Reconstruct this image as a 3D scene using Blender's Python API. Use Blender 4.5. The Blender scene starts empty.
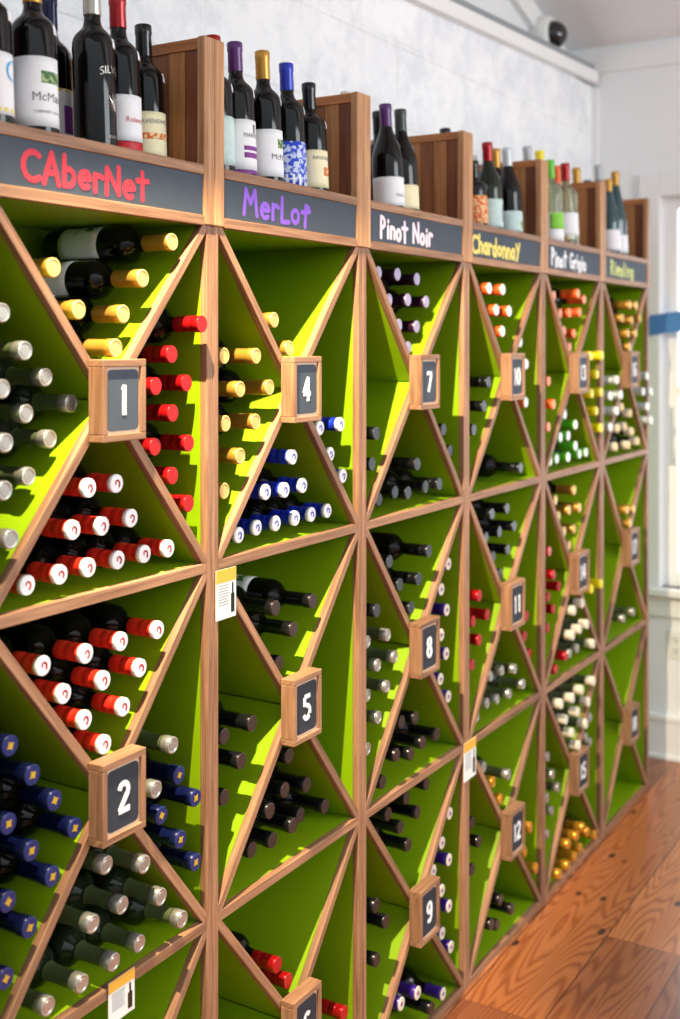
import bpy, math, random
from mathutils import Vector, Matrix
random.seed(7)
C = bpy.context.scene.collection
sc = bpy.context.scene
R = math.radians
EYE = 1.801            # camera height above the floor
# ---------------------------------------------------------------- camera
cd = bpy.data.cameras.new('camera'); cam = bpy.data.objects.new('camera', cd); C.objects.link(cam)
sc.camera = cam
cam.location = (0, -1.388, EYE)
cam.rotation_euler = (R(90), 0, R(31.2 - 90))
cd.sensor_fit = 'HORIZONTAL'; cd.sensor_width = 24; cd.lens = 1168 / 680 * 24
cd.shift_y = -164.5 / 680
cd.clip_start = .05
cd.dof.use_dof = True; cd.dof.focus_distance = 2.35; cd.dof.aperture_fstop = 2.6
# ---------------------------------------------------------------- light
w = bpy.data.worlds.new('world'); sc.world = w; w.use_nodes = True
bg = w.node_tree.nodes['Background']
bg.inputs[0].default_value = (0.90, 0.955, 1.0, 1)
nt_ = w.node_tree; tc_ = nt_.nodes.new('ShaderNodeTexCoord'); sx_ = nt_.nodes.new('ShaderNodeSeparateXYZ'); mr_ = nt_.nodes.new('ShaderNodeMapRange')
nt_.links.new(tc_.outputs['Generated'], sx_.inputs[0]); nt_.links.new(sx_.outputs[2], mr_.inputs[0]); nt_.links.new(mr_.outputs[0], bg.inputs[1])
mr_.inputs[1].default_value = -.15; mr_.inputs[2].default_value = .5; mr_.inputs[3].default_value = .34; mr_.inputs[4].default_value = 1.2      # brighter overhead than at the horizon
wd_ = bpy.data.lights.new('window_daylight', 'AREA'); wo_ = bpy.data.objects.new('window_daylight', wd_); C.objects.link(wo_)
wd_.shape = 'RECTANGLE'; wd_.size = 3.4; wd_.size_y = 3.0; wd_.energy = 48; wd_.color = (.93, .97, 1)
wo_.location = (6.4, -.6, 1.8); wo_.rotation_euler = (R(90), 0, R(90))
ld = bpy.data.lights.new('track_lamp', 'SPOT'); lo = bpy.data.objects.new('track_lamp', ld); C.objects.link(lo)
lo.location = (1.13, -.27, 3.05)
ld.energy = 560; ld.color = (1.0, .83, .55); ld.shadow_soft_size = .009
ld.spot_size = R(84); ld.spot_blend = .6
lo.rotation_euler = Vector((.64, -.06, -.766)).to_track_quat('-Z', 'Y').to_euler()
ad = bpy.data.lights.new('side_window_light', 'AREA'); ao = bpy.data.objects.new('side_window_light', ad); C.objects.link(ao)
ad.shape = 'RECTANGLE'; ad.size = 2.4; ad.size_y = 1.5; ad.energy = 85; ad.color = (.93, .97, 1)
ao.location = (3.0, -4.2, 2.6)
ao.rotation_euler = (Vector((3.0, .2, 1.6)) - ao.location).to_track_quat('-Z', 'Y').to_euler()
sc.view_settings.view_transform = 'Standard'; sc.view_settings.look = 'None'
sc.view_settings.gamma = 1; sc.view_settings.use_curve_mapping = False
sc.view_settings.exposure = 0.4
try: sc.cycles.use_denoising = True
except Exception: pass
# ---------------------------------------------------------------- materials
def srgb(r, g, b):
    f = lambda c: (c / 255 / 12.92) if c / 255 <= .04045 else ((c / 255 + .055) / 1.055) ** 2.4
    return (f(r), f(g), f(b), 1)
def mat(name, col, rough=.5, metal=0, coat=0, trans=0, ior=1.45, emit=None, noise=0, nscale=30, spec=.5):
    m = bpy.data.materials.new(name); m.use_nodes = True
    nt = m.node_tree; p = nt.nodes['Principled BSDF']
    p.inputs['Base Color'].default_value = col; p.inputs['Roughness'].default_value = rough
    p.inputs['Metallic'].default_value = metal; p.inputs['Coat Weight'].default_value = coat
    p.inputs['Transmission Weight'].default_value = trans; p.inputs['IOR'].default_value = ior
    p.inputs['Specular IOR Level'].default_value = spec
    if noise:
        tc = nt.nodes.new('ShaderNodeTexCoord'); n = nt.nodes.new('ShaderNodeTexNoise')
        n.inputs['Scale'].default_value = nscale; n.inputs['Detail'].default_value = 5
        mx = nt.nodes.new('ShaderNodeMix'); mx.data_type = 'RGBA'
        mx.inputs[6].default_value = tuple(c * (1 - noise) for c in col[:3]) + (1,)
        mx.inputs[7].default_value = tuple(min(1, c * (1 + noise)) for c in col[:3]) + (1,)
        nt.links.new(tc.outputs['Object'], n.inputs['Vector']); nt.links.new(n.outputs['Fac'], mx.inputs[0])
        nt.links.new(mx.outputs[2], p.inputs['Base Color'])
    return m
def two_tone(name, a, b, sc_):
    m = mat(name, a, .6); nt = m.node_tree; tc = nt.nodes.new('ShaderNodeTexCoord'); n = nt.nodes.new('ShaderNodeTexNoise'); n.inputs['Scale'].default_value = sc_; n.inputs['Detail'].default_value = 3
    r = nt.nodes.new('ShaderNodeValToRGB'); r.color_ramp.elements[0].position = .48; r.color_ramp.elements[1].position = .56; r.color_ramp.elements[0].color = a; r.color_ramp.elements[1].color = b
    nt.links.new(tc.outputs['Object'], n.inputs['Vector']); nt.links.new(n.outputs['Fac'], r.inputs[0]); nt.links.new(r.outputs[0], nt.nodes['Principled BSDF'].inputs['Base Color']); return m
def wood(name, dark, light, rough=.55, scale=1.0, contrast=1.0):
    """grain runs along u of the UV map; every object gets its own offset and tint"""
    m = bpy.data.materials.new(name); m.use_nodes = True
    nt = m.node_tree; N = nt.nodes; L = nt.links; p = N['Principled BSDF']
    uv = N.new('ShaderNodeUVMap'); oi = N.new('ShaderNodeObjectInfo')
    mul = N.new('ShaderNodeVectorMath'); mul.operation = 'MULTIPLY'; mul.inputs[1].default_value = (5 * scale, 110 * scale, 1)
    off = N.new('ShaderNodeMath'); off.operation = 'MULTIPLY'; off.inputs[1].default_value = 57
    L.new(uv.outputs[0], mul.inputs[0]); L.new(oi.outputs['Random'], off.inputs[0])
    n = N.new('ShaderNodeTexNoise'); n.noise_dimensions = '4D'; n.inputs['Scale'].default_value = 1; n.inputs['Detail'].default_value = 6
    n.inputs['Roughness'].default_value = .6; n.inputs['Distortion'].default_value = .6
    L.new(mul.outputs[0], n.inputs['Vector']); L.new(off.outputs[0], n.inputs['W'])
    r = N.new('ShaderNodeValToRGB'); r.color_ramp.elements[0].position = .5 - .2 / contrast; r.color_ramp.elements[1].position = .5 + .2 / contrast
    r.color_ramp.elements[0].color = dark; r.color_ramp.elements[1].color = light
    L.new(n.outputs['Fac'], r.inputs[0])
    hs = N.new('ShaderNodeHueSaturation'); mr = N.new('ShaderNodeMapRange'); mr.inputs[3].default_value = .82; mr.inputs[4].default_value = 1.15
    L.new(oi.outputs['Random'], mr.inputs[0]); L.new(mr.outputs[0], hs.inputs['Value']); L.new(r.outputs[0], hs.inputs['Color'])
    L.new(hs.outputs[0], p.inputs['Base Color']); p.inputs['Roughness'].default_value = rough
    b = N.new('ShaderNodeBump'); b.inputs['Strength'].default_value = .15; b.inputs['Distance'].default_value = .002
    L.new(n.outputs['Fac'], b.inputs['Height']); L.new(b.outputs[0], p.inputs['Normal'])
    return m
M = {}
M['green'] = mat('lime_green_paint', (.225, .385, .002, 1), .42, noise=.06, nscale=9)
M['wood'] = wood('oak_edging', srgb(112, 74, 50), srgb(176, 132, 98))
M['wood_warm'] = wood('golden_oak_panel', srgb(140, 82, 42), srgb(190, 126, 70), contrast=1.1)
M['wood_head'] = wood('header_oak', srgb(150, 98, 58), srgb(206, 158, 112))
M['slat_a'] = wood('slat_honey', srgb(146, 92, 48), srgb(192, 134, 78))
M['slat_b'] = wood('slat_brown', srgb(112, 60, 28), srgb(158, 96, 52))
M['slat_c'] = wood('slat_red_brown', srgb(92, 44, 22), srgb(140, 78, 42))
M['slate'] = mat('chalkboard_slate', srgb(66, 76, 88), .75, noise=.15, nscale=14)
M['slate_dark'] = mat('chalkboard_black', srgb(44, 50, 58), .75, noise=.15, nscale=14)
M['bare'] = mat('bare_pale_wood', srgb(214, 186, 160), .7, noise=.08)
def chalk(name, c): return mat(name, c, .9, noise=.15, nscale=160)
M['ch_red'] = chalk('chalk_red', srgb(204, 62, 78)); M['ch_violet'] = chalk('chalk_violet', srgb(140, 96, 212))
M['ch_pink'] = chalk('chalk_pale_pink', srgb(250, 226, 236)); M['ch_yellow'] = chalk('chalk_yellow', srgb(240, 222, 120))
M['ch_white'] = chalk('chalk_white', srgb(238, 240, 244)); M['ch_lime'] = chalk('chalk_pale_lime', srgb(214, 222, 140))
M['wine_dark'] = mat('dark_wine_glass', (.003, .003, .003, 1), .07, spec=.38)
M['wine_green'] = mat('olive_wine_glass', (.010, .016, .007, 1), .07, spec=.42)
M['glass_olive_neck'] = mat('olive_glass', (.075, .098, .040, 1), .08, spec=.5)
M['clear'] = mat('pale_wine_in_clear_glass', (.88, .93, .72, 1), .02, trans=.92, ior=1.33)
M['aqua'] = mat('teal_flute_glass', (.02, .06, .07, 1), .05, coat=.4)
def cap(name, c, rough=.32, metal=.25): return mat(name, c, rough, metal, coat=.15)
M['gold'] = cap('gold_foil', srgb(190, 142, 56), .34, .5); M['gold_end'] = cap('gold_foil_end', srgb(220, 186, 112), .45, .3)
M['red'] = cap('red_foil', srgb(158, 14, 20), .25, .3); M['red_end'] = cap('red_foil_end', srgb(184, 26, 28), .3, .3)
M['redskirt'] = cap('orange_red_foil', srgb(212, 44, 28), .35, .1); M['whitecap'] = mat('white_cap_plastic', srgb(240, 240, 240), .35)
M['blue'] = cap('royal_blue_foil', srgb(26, 48, 176), .32, .1); M['navy'] = cap('navy_foil', srgb(13, 20, 62), .26, .2)
M['navy_end'] = cap('navy_foil_end', srgb(32, 46, 108), .35, .2); M['goldink'] = mat('gold_ink', srgb(206, 170, 50), .4, .3)
M['silver'] = cap('silver_tin', srgb(184, 182, 174), .28, .75); M['black'] = cap('black_foil', srgb(20, 20, 24), .22, .1)
M['black_end'] = cap('black_foil_end', srgb(60, 66, 74), .3, .3); M['darkend'] = cap('dark_brown_foil_end', srgb(58, 44, 38), .4, .2)
M['plum'] = cap('plum_foil', srgb(52, 22, 50), .22, .2); M['plum_end'] = cap('pearl_plum_end', srgb(176, 166, 196), .28, .4)
M['violet'] = cap('violet_foil', srgb(66, 34, 140), .3, .2); M['orange'] = cap('orange_foil', srgb(226, 92, 34), .35, .1)
M['orange_end'] = cap('orange_foil_end', srgb(238, 140, 84), .4, .1); M['yellow'] = cap('yellow_foil', srgb(238, 220, 20), .4, 0)
M['green_cap'] = cap('green_foil', srgb(90, 190, 40), .35, 0); M['cream'] = mat('cream_sleeve', srgb(222, 212, 190), .45)
M['goldshiny'] = cap('polished_gold_foil', srgb(226, 160, 50), .2, .6); M['silverwhite'] = cap('pearl_white_foil', srgb(196, 204, 206), .35, .2)
M['grey_cap'] = cap('grey_foil', srgb(170, 172, 178), .35, .2); M['purple_cap'] = cap('purple_foil', srgb(84, 36, 104), .35, .1)
M['darkgreen_cap'] = cap('dark_green_foil', srgb(58, 66, 58), .4, .1)
M['ink_red'] = mat('red_ink', srgb(200, 30, 40), .5); M['ink_blue'] = mat('blue_ink', srgb(40, 60, 190), .5)
M['paper'] = mat('white_label_paper', srgb(238, 238, 240), .6); M['paper_cream'] = mat('cream_label_paper', srgb(240, 230, 190), .6)
M['ink_grey'] = mat('grey_ink', srgb(120, 120, 126), .6); M['ink_black'] = mat('black_ink', srgb(30, 30, 34), .6)
M['ink_green'] = two_tone('landscape_green_ink', srgb(70, 110, 62), srgb(176, 196, 140), 110); M['ink_violet'] = mat('violet_ink', srgb(130, 50, 140), .6)
M['ink_yellow'] = mat('yellow_ink', srgb(235, 215, 60), .6); M['ink_orange'] = two_tone('orange_ink', srgb(216, 100, 40), srgb(238, 206, 150), 130)
M['ink_bluefloral'] = two_tone('blue_floral_print', srgb(34, 70, 196), srgb(205, 216, 240), 95); M['ink_aqua'] = mat('pale_aqua_print', srgb(196, 218, 214), .6, noise=.2, nscale=50)
M['ink_lime'] = mat('lime_print', srgb(130, 205, 60), .6, noise=.3, nscale=50); M['ink_cyan'] = mat('cyan_ink', srgb(90, 170, 220), .6)
M['tag_orange'] = mat('orange_card', srgb(226, 170, 60), .6); M['tag_white'] = mat('card_white', srgb(232, 234, 228), .6)
M['white'] = mat('white_wall_paint', (.80, .80, .80, 1), .6); M['trimwhite'] = mat('white_trim_paint', (.82, .82, .81, 1), .4)
M['grey'] = mat('grey_metal_rail', srgb(150, 156, 160), .4, .3); M['farwall'] = mat('far_wall_paint', (.82, .825, .83, 1), .6)
M['bluecloth'] = mat('blue_strip', srgb(76, 128, 190), .8, noise=.1); M['dome'] = mat('smoked_dome', (.01, .01, .012, 1), .05, coat=.5)
M['socket'] = mat('outlet_plastic', srgb(226, 226, 222), .35); M['slot'] = mat('outlet_slot', srgb(40, 40, 40), .6)
M['pane'] = mat('window_glass', (1, 1, 1, 1), .0, trans=1, ior=1.05)
# chalkier wood wall: painted blocks
def block_wall():
    m = mat('painted_block', (.84, .85, .86, 1), .7); nt = m.node_tree; N = nt.nodes; L = nt.links; p = N['Principled BSDF']
    tc = N.new('ShaderNodeTexCoord'); mp = N.new('ShaderNodeMapping'); mp.inputs['Rotation'].default_value = (R(-90), 0, 0)
    L.new(tc.outputs['Object'], mp.inputs['Vector'])
    br = N.new('ShaderNodeTexBrick'); br.inputs['Scale'].default_value = 1; br.inputs['Brick Width'].default_value = .50; br.inputs['Row Height'].default_value = .25
    br.inputs['Mortar Size'].default_value = .012; br.inputs['Mortar Smooth'].default_value = .6
    br.inputs['Color1'].default_value = (.87, .88, .89, 1); br.inputs['Color2'].default_value = (.91, .92, .93, 1); br.inputs['Mortar'].default_value = (.90, .905, .91, 1)
    L.new(mp.outputs[0], br.inputs['Vector'])
    n = N.new('ShaderNodeTexNoise'); n.inputs['Scale'].default_value = 7; n.inputs['Detail'].default_value = 8; n.inputs['Roughness'].default_value = .75
    L.new(tc.outputs['Object'], n.inputs['Vector'])
    rr = N.new('ShaderNodeValToRGB'); rr.color_ramp.elements[0].position = .38; rr.color_ramp.elements[1].position = .56
    rr.color_ramp.elements[0].color = (.84, .855, .88, 1); rr.color_ramp.elements[1].color = (1, 1, 1, 1); L.new(n.outputs['Fac'], rr.inputs[0])
    mx = N.new('ShaderNodeMix'); mx.data_type = 'RGBA'; mx.blend_type = 'MULTIPLY'; mx.inputs[0].default_value = 1
    L.new(br.outputs['Color'], mx.inputs[6]); L.new(rr.outputs[0], mx.inputs[7]); L.new(mx.outputs[2], p.inputs['Base Color'])
    b = N.new('ShaderNodeBump'); b.inputs['Strength'].default_value = .5; b.inputs['Distance'].default_value = .006
    ad_ = N.new('ShaderNodeMath'); ad_.operation = 'MULTIPLY_ADD'; ad_.inputs[1].default_value = .5
    L.new(n.outputs['Fac'], ad_.inputs[0]); L.new(br.outputs['Fac'], ad_.inputs[2]); L.new(ad_.outputs[0], b.inputs['Height']); L.new(b.outputs[0], p.inputs['Normal'])
    return m
M['block'] = block_wall()
def floor_mat():
    m = mat('pine_floor', (.4, .2, .1, 1), .3, coat=.25); nt = m.node_tree; N = nt.nodes; L = nt.links; p = N['Principled BSDF']
    def math_(op, a, b=None, c=None):
        n = N.new('ShaderNodeMath'); n.operation = op
        for i, v in enumerate((a, b, c)):
            if v is None: continue
            if isinstance(v, (int, float)): n.inputs[i].default_value = v
            else: L.new(v, n.inputs[i])
        return n.outputs[0]
    tc = N.new('ShaderNodeTexCoord'); sp = N.new('ShaderNodeSeparateXYZ'); L.new(tc.outputs['Object'], sp.inputs[0])
    X, Y = sp.outputs[0], sp.outputs[1]
    row_f = math_('DIVIDE', math_('ADD', Y, 20.48), .23); row = math_('FLOOR', row_f)
    wn = N.new('ShaderNodeTexWhiteNoise'); wn.noise_dimensions = '1D'; L.new(math_('ADD', row, 4.5), wn.inputs['W'])
    xf = math_('DIVIDE', math_('ADD', X, math_('MULTIPLY', wn.outputs['Value'], 1.37)), 1.37); col = math_('FLOOR', xf)
    cid = math_('ADD', math_('ADD', math_('MULTIPLY', row, 13.7), math_('MULTIPLY', col, 3.31)), 3.3)
    w2 = N.new('ShaderNodeTexWhiteNoise'); w2.noise_dimensions = '1D'; L.new(cid, w2.inputs['W'])
    v = N.new('ShaderNodeCombineXYZ'); L.new(math_('MULTIPLY', X, 1.0), v.inputs[0]); L.new(math_('MULTIPLY', Y, 9.0), v.inputs[1]); L.new(math_('MULTIPLY', cid, 5.0), v.inputs[2])
    # cathedral grain: rings of a stretched warped field
    n1 = N.new('ShaderNodeTexNoise'); n1.inputs['Scale'].default_value = .9; n1.inputs['Detail'].default_value = 1.5; n1.inputs['Roughness'].default_value = .4; L.new(v.outputs[0], n1.inputs['Vector'])
    rings = math_('SINE', math_('MULTIPLY', n1.outputs['Fac'], 170.0)); rings = math_('MULTIPLY_ADD', rings, .5, .5)
    rings = math_('POWER', rings, 2.2)
    v2 = N.new('ShaderNodeCombineXYZ'); L.new(math_('MULTIPLY', X, 6.0), v2.inputs[0]); L.new(math_('MULTIPLY', Y, 160.0), v2.inputs[1]); L.new(cid, v2.inputs[2])
    n2 = N.new('ShaderNodeTexNoise'); n2.inputs['Scale'].default_value = 1; n2.inputs['Detail'].default_value = 4; L.new(v2.outputs[0], n2.inputs['Vector'])
    base = N.new('ShaderNodeValToRGB'); L.new(w2.outputs['Value'], base.inputs[0])
    e = base.color_ramp.elements; e[0].position = 0; e[0].color = srgb(140, 84, 56); e[1].position = 1; e[1].color = srgb(212, 138, 82)
    a_ = e.new(.3); a_.color = srgb(168, 102, 62); a_ = e.new(.6); a_.color = srgb(198, 124, 72)
    dk = N.new('ShaderNodeMix'); dk.data_type = 'RGBA'; dk.blend_type = 'MULTIPLY'; L.new(base.outputs[0], dk.inputs[6]); dk.inputs[7].default_value = (.56, .40, .34, 1)
    L.new(math_('MULTIPLY', rings, .8), dk.inputs[0])
    f2 = N.new('ShaderNodeMix'); f2.data_type = 'RGBA'; f2.blend_type = 'MULTIPLY'; L.new(dk.outputs[2], f2.inputs[6]); f2.inputs[7].default_value = (.62, .52, .46, 1); L.new(math_('MULTIPLY', n2.outputs['Fac'], .6), f2.inputs[0])
    # knots
    v3 = N.new('ShaderNodeCombineXYZ'); L.new(math_('MULTIPLY', X, 2.6), v3.inputs[0]); L.new(math_('MULTIPLY', Y, 5.2), v3.inputs[1])
    vo = N.new('ShaderNodeTexVoronoi'); vo.inputs['Scale'].default_value = 2.0; L.new(v3.outputs[0], vo.inputs['Vector'])
    kn = N.new('ShaderNodeMapRange'); kn.inputs[1].default_value = .085; kn.inputs[2].default_value = .14; kn.inputs[3].default_value = 1; kn.inputs[4].default_value = 0; L.new(vo.outputs['Distance'], kn.inputs[0])
    k = N.new('ShaderNodeMix'); k.data_type = 'RGBA'; L.new(f2.outputs[2], k.inputs[6]); k.inputs[7].default_value = srgb(44, 28, 26); L.new(math_('MULTIPLY', kn.outputs[0], .95), k.inputs[0])
    # seams
    fy = math_('FRACT', row_f); fx = math_('FRACT', xf)
    s = math_('MAXIMUM', math_('MAXIMUM', math_('LESS_THAN', fy, .012), math_('GREATER_THAN', fy, .988)), math_('LESS_THAN', fx, .0022))
    sm = N.new('ShaderNodeMix'); sm.data_type = 'RGBA'; L.new(k.outputs[2], sm.inputs[6]); sm.inputs[7].default_value = srgb(78, 42, 28); L.new(math_('MULTIPLY', s, .8), sm.inputs[0])
    L.new(sm.outputs[2], p.inputs['Base Color'])
    return m
M['floor'] = floor_mat()
# ---------------------------------------------------------------- mesh helpers
class MB:
    def __init__(s): s.v = []; s.f = []; s.uv = []; s.m = []; s.sm = []
    def poly(s, pts, faces, uvs, mi=0, smooth=False):
        o = len(s.v); s.v += [tuple(p) for p in pts]
        for f, u in zip(faces, uvs): s.f.append([o + i for i in f]); s.uv.append(u); s.m.append(mi); s.sm.append(smooth)
    def box(s, a, b, d='x', mi=0):
        x0, y0, z0 = a; x1, y1, z1 = b
        P = [(x0, y0, z0), (x1, y0, z0), (x1, y1, z0), (x0, y1, z0), (x0, y0, z1), (x1, y0, z1), (x1, y1, z1), (x0, y1, z1)]
        F = [(0, 3, 2, 1), (4, 5, 6, 7), (0, 1, 5, 4), (1, 2, 6, 5), (2, 3, 7, 6), (3, 0, 4, 7)]
        ax = {'x': 0, 'y': 1, 'z': 2}[d]; o = [i for i in range(3) if i != ax]
        U = [[(P[i][ax], P[i][o[0]] + P[i][o[1]] * 1.03) for i in f] for f in F]
        s.poly(P, F, U, mi)
    def prism(s, pts, y0, y1, dr, mi=0):     # polygon in (x, z), extruded along y; grain along dr
        n = len(pts); P = [(x, y0, z) for x, z in pts] + [(x, y1, z) for x, z in pts]
        area = sum(pts[i][0] * pts[(i + 1) % n][1] - pts[(i + 1) % n][0] * pts[i][1] for i in range(n))
        F = [tuple(range(n)), tuple(range(2 * n - 1, n - 1, -1))] + [(i, i + n, (i + 1) % n + n, (i + 1) % n) for i in range(n)]
        if area < 0: F = [tuple(reversed(f)) for f in F]
        U = [[(P[i][0] * dr[0] + P[i][2] * dr[1], -P[i][0] * dr[1] + P[i][2] * dr[0] + P[i][1]) for i in f] for f in F]
        s.poly(P, F, U, mi)
    def lathe(s, prof, n=28, mi=0, center=(0, 0), smooth=True):   # profile of (r, z)
        o = len(s.v); k = len(prof)
        for r, z in prof:
            for i in range(n):
                a = 2 * math.pi * i / n; s.v.append((center[0] + r * math.cos(a), center[1] + r * math.sin(a), z))
        for j in range(k - 1):
            for i in range(n):
                s.f.append([o + j * n + i, o + j * n + (i + 1) % n, o + (j + 1) * n + (i + 1) % n, o + (j + 1) * n + i]); s.uv.append([(0, 0)] * 4); s.m.append(mi); s.sm.append(smooth)
        s.f.append([o + i for i in range(n)][::-1]); s.uv.append([(0, 0)] * n); s.m.append(mi); s.sm.append(False)
        s.f.append([o + (k - 1) * n + i for i in range(n)]); s.uv.append([(0, 0)] * n); s.m.append(mi); s.sm.append(False)
    def mesh(s, name, mats):
        me = bpy.data.meshes.new(name); me.from_pydata(s.v, [], s.f)
        uvl = me.uv_layers.new(name='UVMap'); k = 0
        for pi, f in enumerate(s.f):
            for j in range(len(f)): uvl.data[k].uv = s.uv[pi][j]; k += 1
        for m in (mats if isinstance(mats, (list, tuple)) else [mats]): me.materials.append(m)
        me.polygons.foreach_set('material_index', s.m); me.polygons.foreach_set('use_smooth', s.sm)
        me.update(); return me
def obj(name, me, parent=None, loc=(0, 0, 0), rot=(0, 0, 0)):
    o = bpy.data.objects.new(name, me); C.objects.link(o); o.location = loc; o.rotation_euler = rot
    if parent: o.parent = parent
    return o
def bev(o, w=.0015, seg=1):
    b = o.modifiers.new('bevel', 'BEVEL'); b.width = w; b.segments = seg; b.limit_method = 'ANGLE'; return o
def tag(o, label, cat, group=None):
    o['label'] = label; o['category'] = cat
    if group: o['group'] = group
    return o
def struct(name, mb, m, parent=None):
    o = obj(name, mb.mesh(name, m), parent)
    if not parent: o['kind'] = 'structure'
    return o
def empty(name, loc=(0, 0, 0), rot=(0, 0, 0)):
    o = bpy.data.objects.new(name, None); C.objects.link(o); o.location = loc; o.rotation_euler = rot; o.empty_display_size = .05; return o
# ---------------------------------------------------------------- room
XF = 5.09; YB = .364; YU = .454
m = MB(); m.box((-2.5, -5, -.05), (XF + .15, YB + .1, 0)); struct('floor', m, M['floor'])
m = MB(); m.box((-1.2, YB, 0), (XF, YB + .12, EYE + 1.16)); struct('wall_back', m, M['block'])
m = MB(); m.prism([(-1.2, EYE + 1.0), (XF, EYE + 1.0), (XF, 3.34), (-1.2, 5.2)], YU + .03, YU + .12, (1, 0)); struct('wall_upper', m, M['white'])
# far wall with a window opening
wy1, wz0, wz1, wy0 = .056, .745, 2.45, -1.15
m = MB()
m.box((XF, wy1, 0), (XF + .14, YU + .12, 3.6)); m.box((XF, -5, 0), (XF + .14, wy0, 3.6))
m.box((XF, wy0, 0), (XF + .14, wy1, wz0)); m.box((XF, wy0, wz1), (XF + .14, wy1, 3.6)); struct('wall_right', m, M['farwall'])
m = MB(); m.prism([(XF + .2, 3.11 - .034), (-2.5, 3.11 + .31 * (XF + 2.5)), (-2.5, 3.21 + .31 * (XF + 2.5)), (XF + .2, 3.21 - .034)], -5, YU + .12, (1, 0)); struct('ceiling', m, M['farwall'])
# crown trim on the far wall under the ceiling and raking trim on the upper wall
m = MB(); m.box((XF - .02, -5, 3.02), (XF, YU, 3.11), 'y'); struct('trim_1', m, M['trimwhite'])
sl = math.atan(.31)
m = MB(); z0 = 3.11 - .012
m.prism([(XF - .02, z0 - .10), (-1, z0 - .10 + .31 * (XF - .02 + 1)), (-1, z0 + .31 * (XF - .02 + 1)), (XF - .02, z0)], YU - .0, YU + .03, (1, 0)); struct('trim_2', m, M['trimwhite'])
# ledge along the top of the block wall
def lz(x): return EYE + 1.171 - .041 * (XF - x)
m = MB(); m.prism([(XF - .021, lz(XF) - .0), (-1, lz(-1)), (-1, lz(-1) + .05), (XF - .021, lz(XF) + .05)], YB - .035, YB - .0005, (1, 0)); struct('trim_3', m, M['trimwhite'])
m = MB(); m.prism([(XF - .06, lz(XF) + .051), (-1, lz(-1) + .051), (-1, lz(-1) + .075), (XF - .06, lz(XF) + .075)], YB - .03, YU - .001, (1, 0)); struct('trim_4', m, M['grey'])
# corner strip, baseboard
m = MB(); m.box((XF - .02, YB - .03, 0), (XF, YB, EYE + 1.15), 'z'); struct('trim_5', m, M['trimwhite'])
m = MB(); m.box((XF - .018, -5, 0), (XF, YB - .031, .165), 'y'); m.box((XF - .03, -5, 0), (XF - .018, YB - .031, .022), 'y'); m.box((XF - .024, -5, .165), (XF, YB - .031, .19), 'y')
bev(struct('baseboard_right', m, M['trimwhite']), .004, 2)
# window
win = empty('window_1', (XF, wy1, wz0)); win['kind'] = 'structure'
def wpart(name, a, b, mt):
    m = MB(); m.box(a, b, 'z'); o = obj(name, m.mesh(name, mt)); o.parent = win; o.matrix_parent_inverse = Matrix.Translation((-XF, -wy1, -wz0)); return bev(o, .003, 2)
m = MB(); m.box((XF - .022, wy1, wz0), (XF - .001, wy1 + .09, wz1 + .1), 'z'); m.box((XF - .022, wy0 - .09, wz1), (XF - .001, wy1, wz1 + .1), 'y'); m.box((XF - .022, wy0 - .09, wz0), (XF - .001, wy0, wz1), 'z')
o = obj('casing', m.mesh('casing', M['trimwhite'])); o.parent = win; o.matrix_parent_inverse = Matrix.Translation((-XF, -wy1, -wz0)); bev(o, .003, 2)
wpart('sill', (XF - .065, wy0 - .12, wz0 - .028), (XF + .10, wy1 + .12, wz0), M['trimwhite'])
wpart('apron', (XF - .02, wy0 - .09, wz0 - .125), (XF - .001, wy1 + .09, wz0 - .028), M['trimwhite'])
m = MB(); zz = (wz0 + wz1) / 2
m.box((XF + .04, wy1 - .06, wz0), (XF + .08, wy1, wz1), 'z'); m.box((XF + .04, wy0, wz0), (XF + .08, wy0 + .06, wz1), 'z')
m.box((XF + .041, wy0 + .06, wz0), (XF + .079, wy1 - .06, wz0 + .06), 'y'); m.box((XF + .041, wy0 + .06, wz1 - .05), (XF + .079, wy1 - .06, wz1), 'y'); m.box((XF + .041, wy0 + .06, zz - .02), (XF + .079, wy1 - .06, zz + .02), 'y')
o = obj('sash', m.mesh('sash', M['trimwhite'])); o.parent = win; o.matrix_parent_inverse = Matrix.Translation((-XF, -wy1, -wz0))
wpart('pane', (XF + .057, wy0 + .061, wz0 + .061), (XF + .061, wy1 - .061, wz1 - .051), M['pane'])
# blue strip tied across the casing
m = MB(); n = 14
for i in range(n):
    ya = wy1 + .045 - i * 1.2 / n; yb = wy1 + .045 - (i + 1) * 1.2 / n
    za = EYE + .128 + .006 * math.sin(i * .9) + i * .0075; zb = EYE + .128 + .006 * math.sin((i + 1) * .9) + (i + 1) * .0075
    xa = XF - .026 - .004 * math.sin(i * 1.3); xb = XF - .026 - .004 * math.sin((i + 1) * 1.3)
    P = [(xa, ya, za - .09), (xb, yb, zb - .085), (xb, yb, zb), (xa, ya, za), (xa + .003, ya, za - .09), (xb + .003, yb, zb - .085), (xb + .003, yb, zb), (xa + .003, ya, za)]
    m.poly(P, [(0, 3, 2, 1), (4, 5, 6, 7), (0, 1, 5, 4), (3, 7, 6, 2), (0, 4, 7, 3), (1, 2, 6, 5)], [[(0, 0)] * 4] * 6)
tag(obj('blue_band', m.mesh('blue_band', M['bluecloth'])), 'blue horizontal strip stretched across the bright window casing', 'strip')
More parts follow.
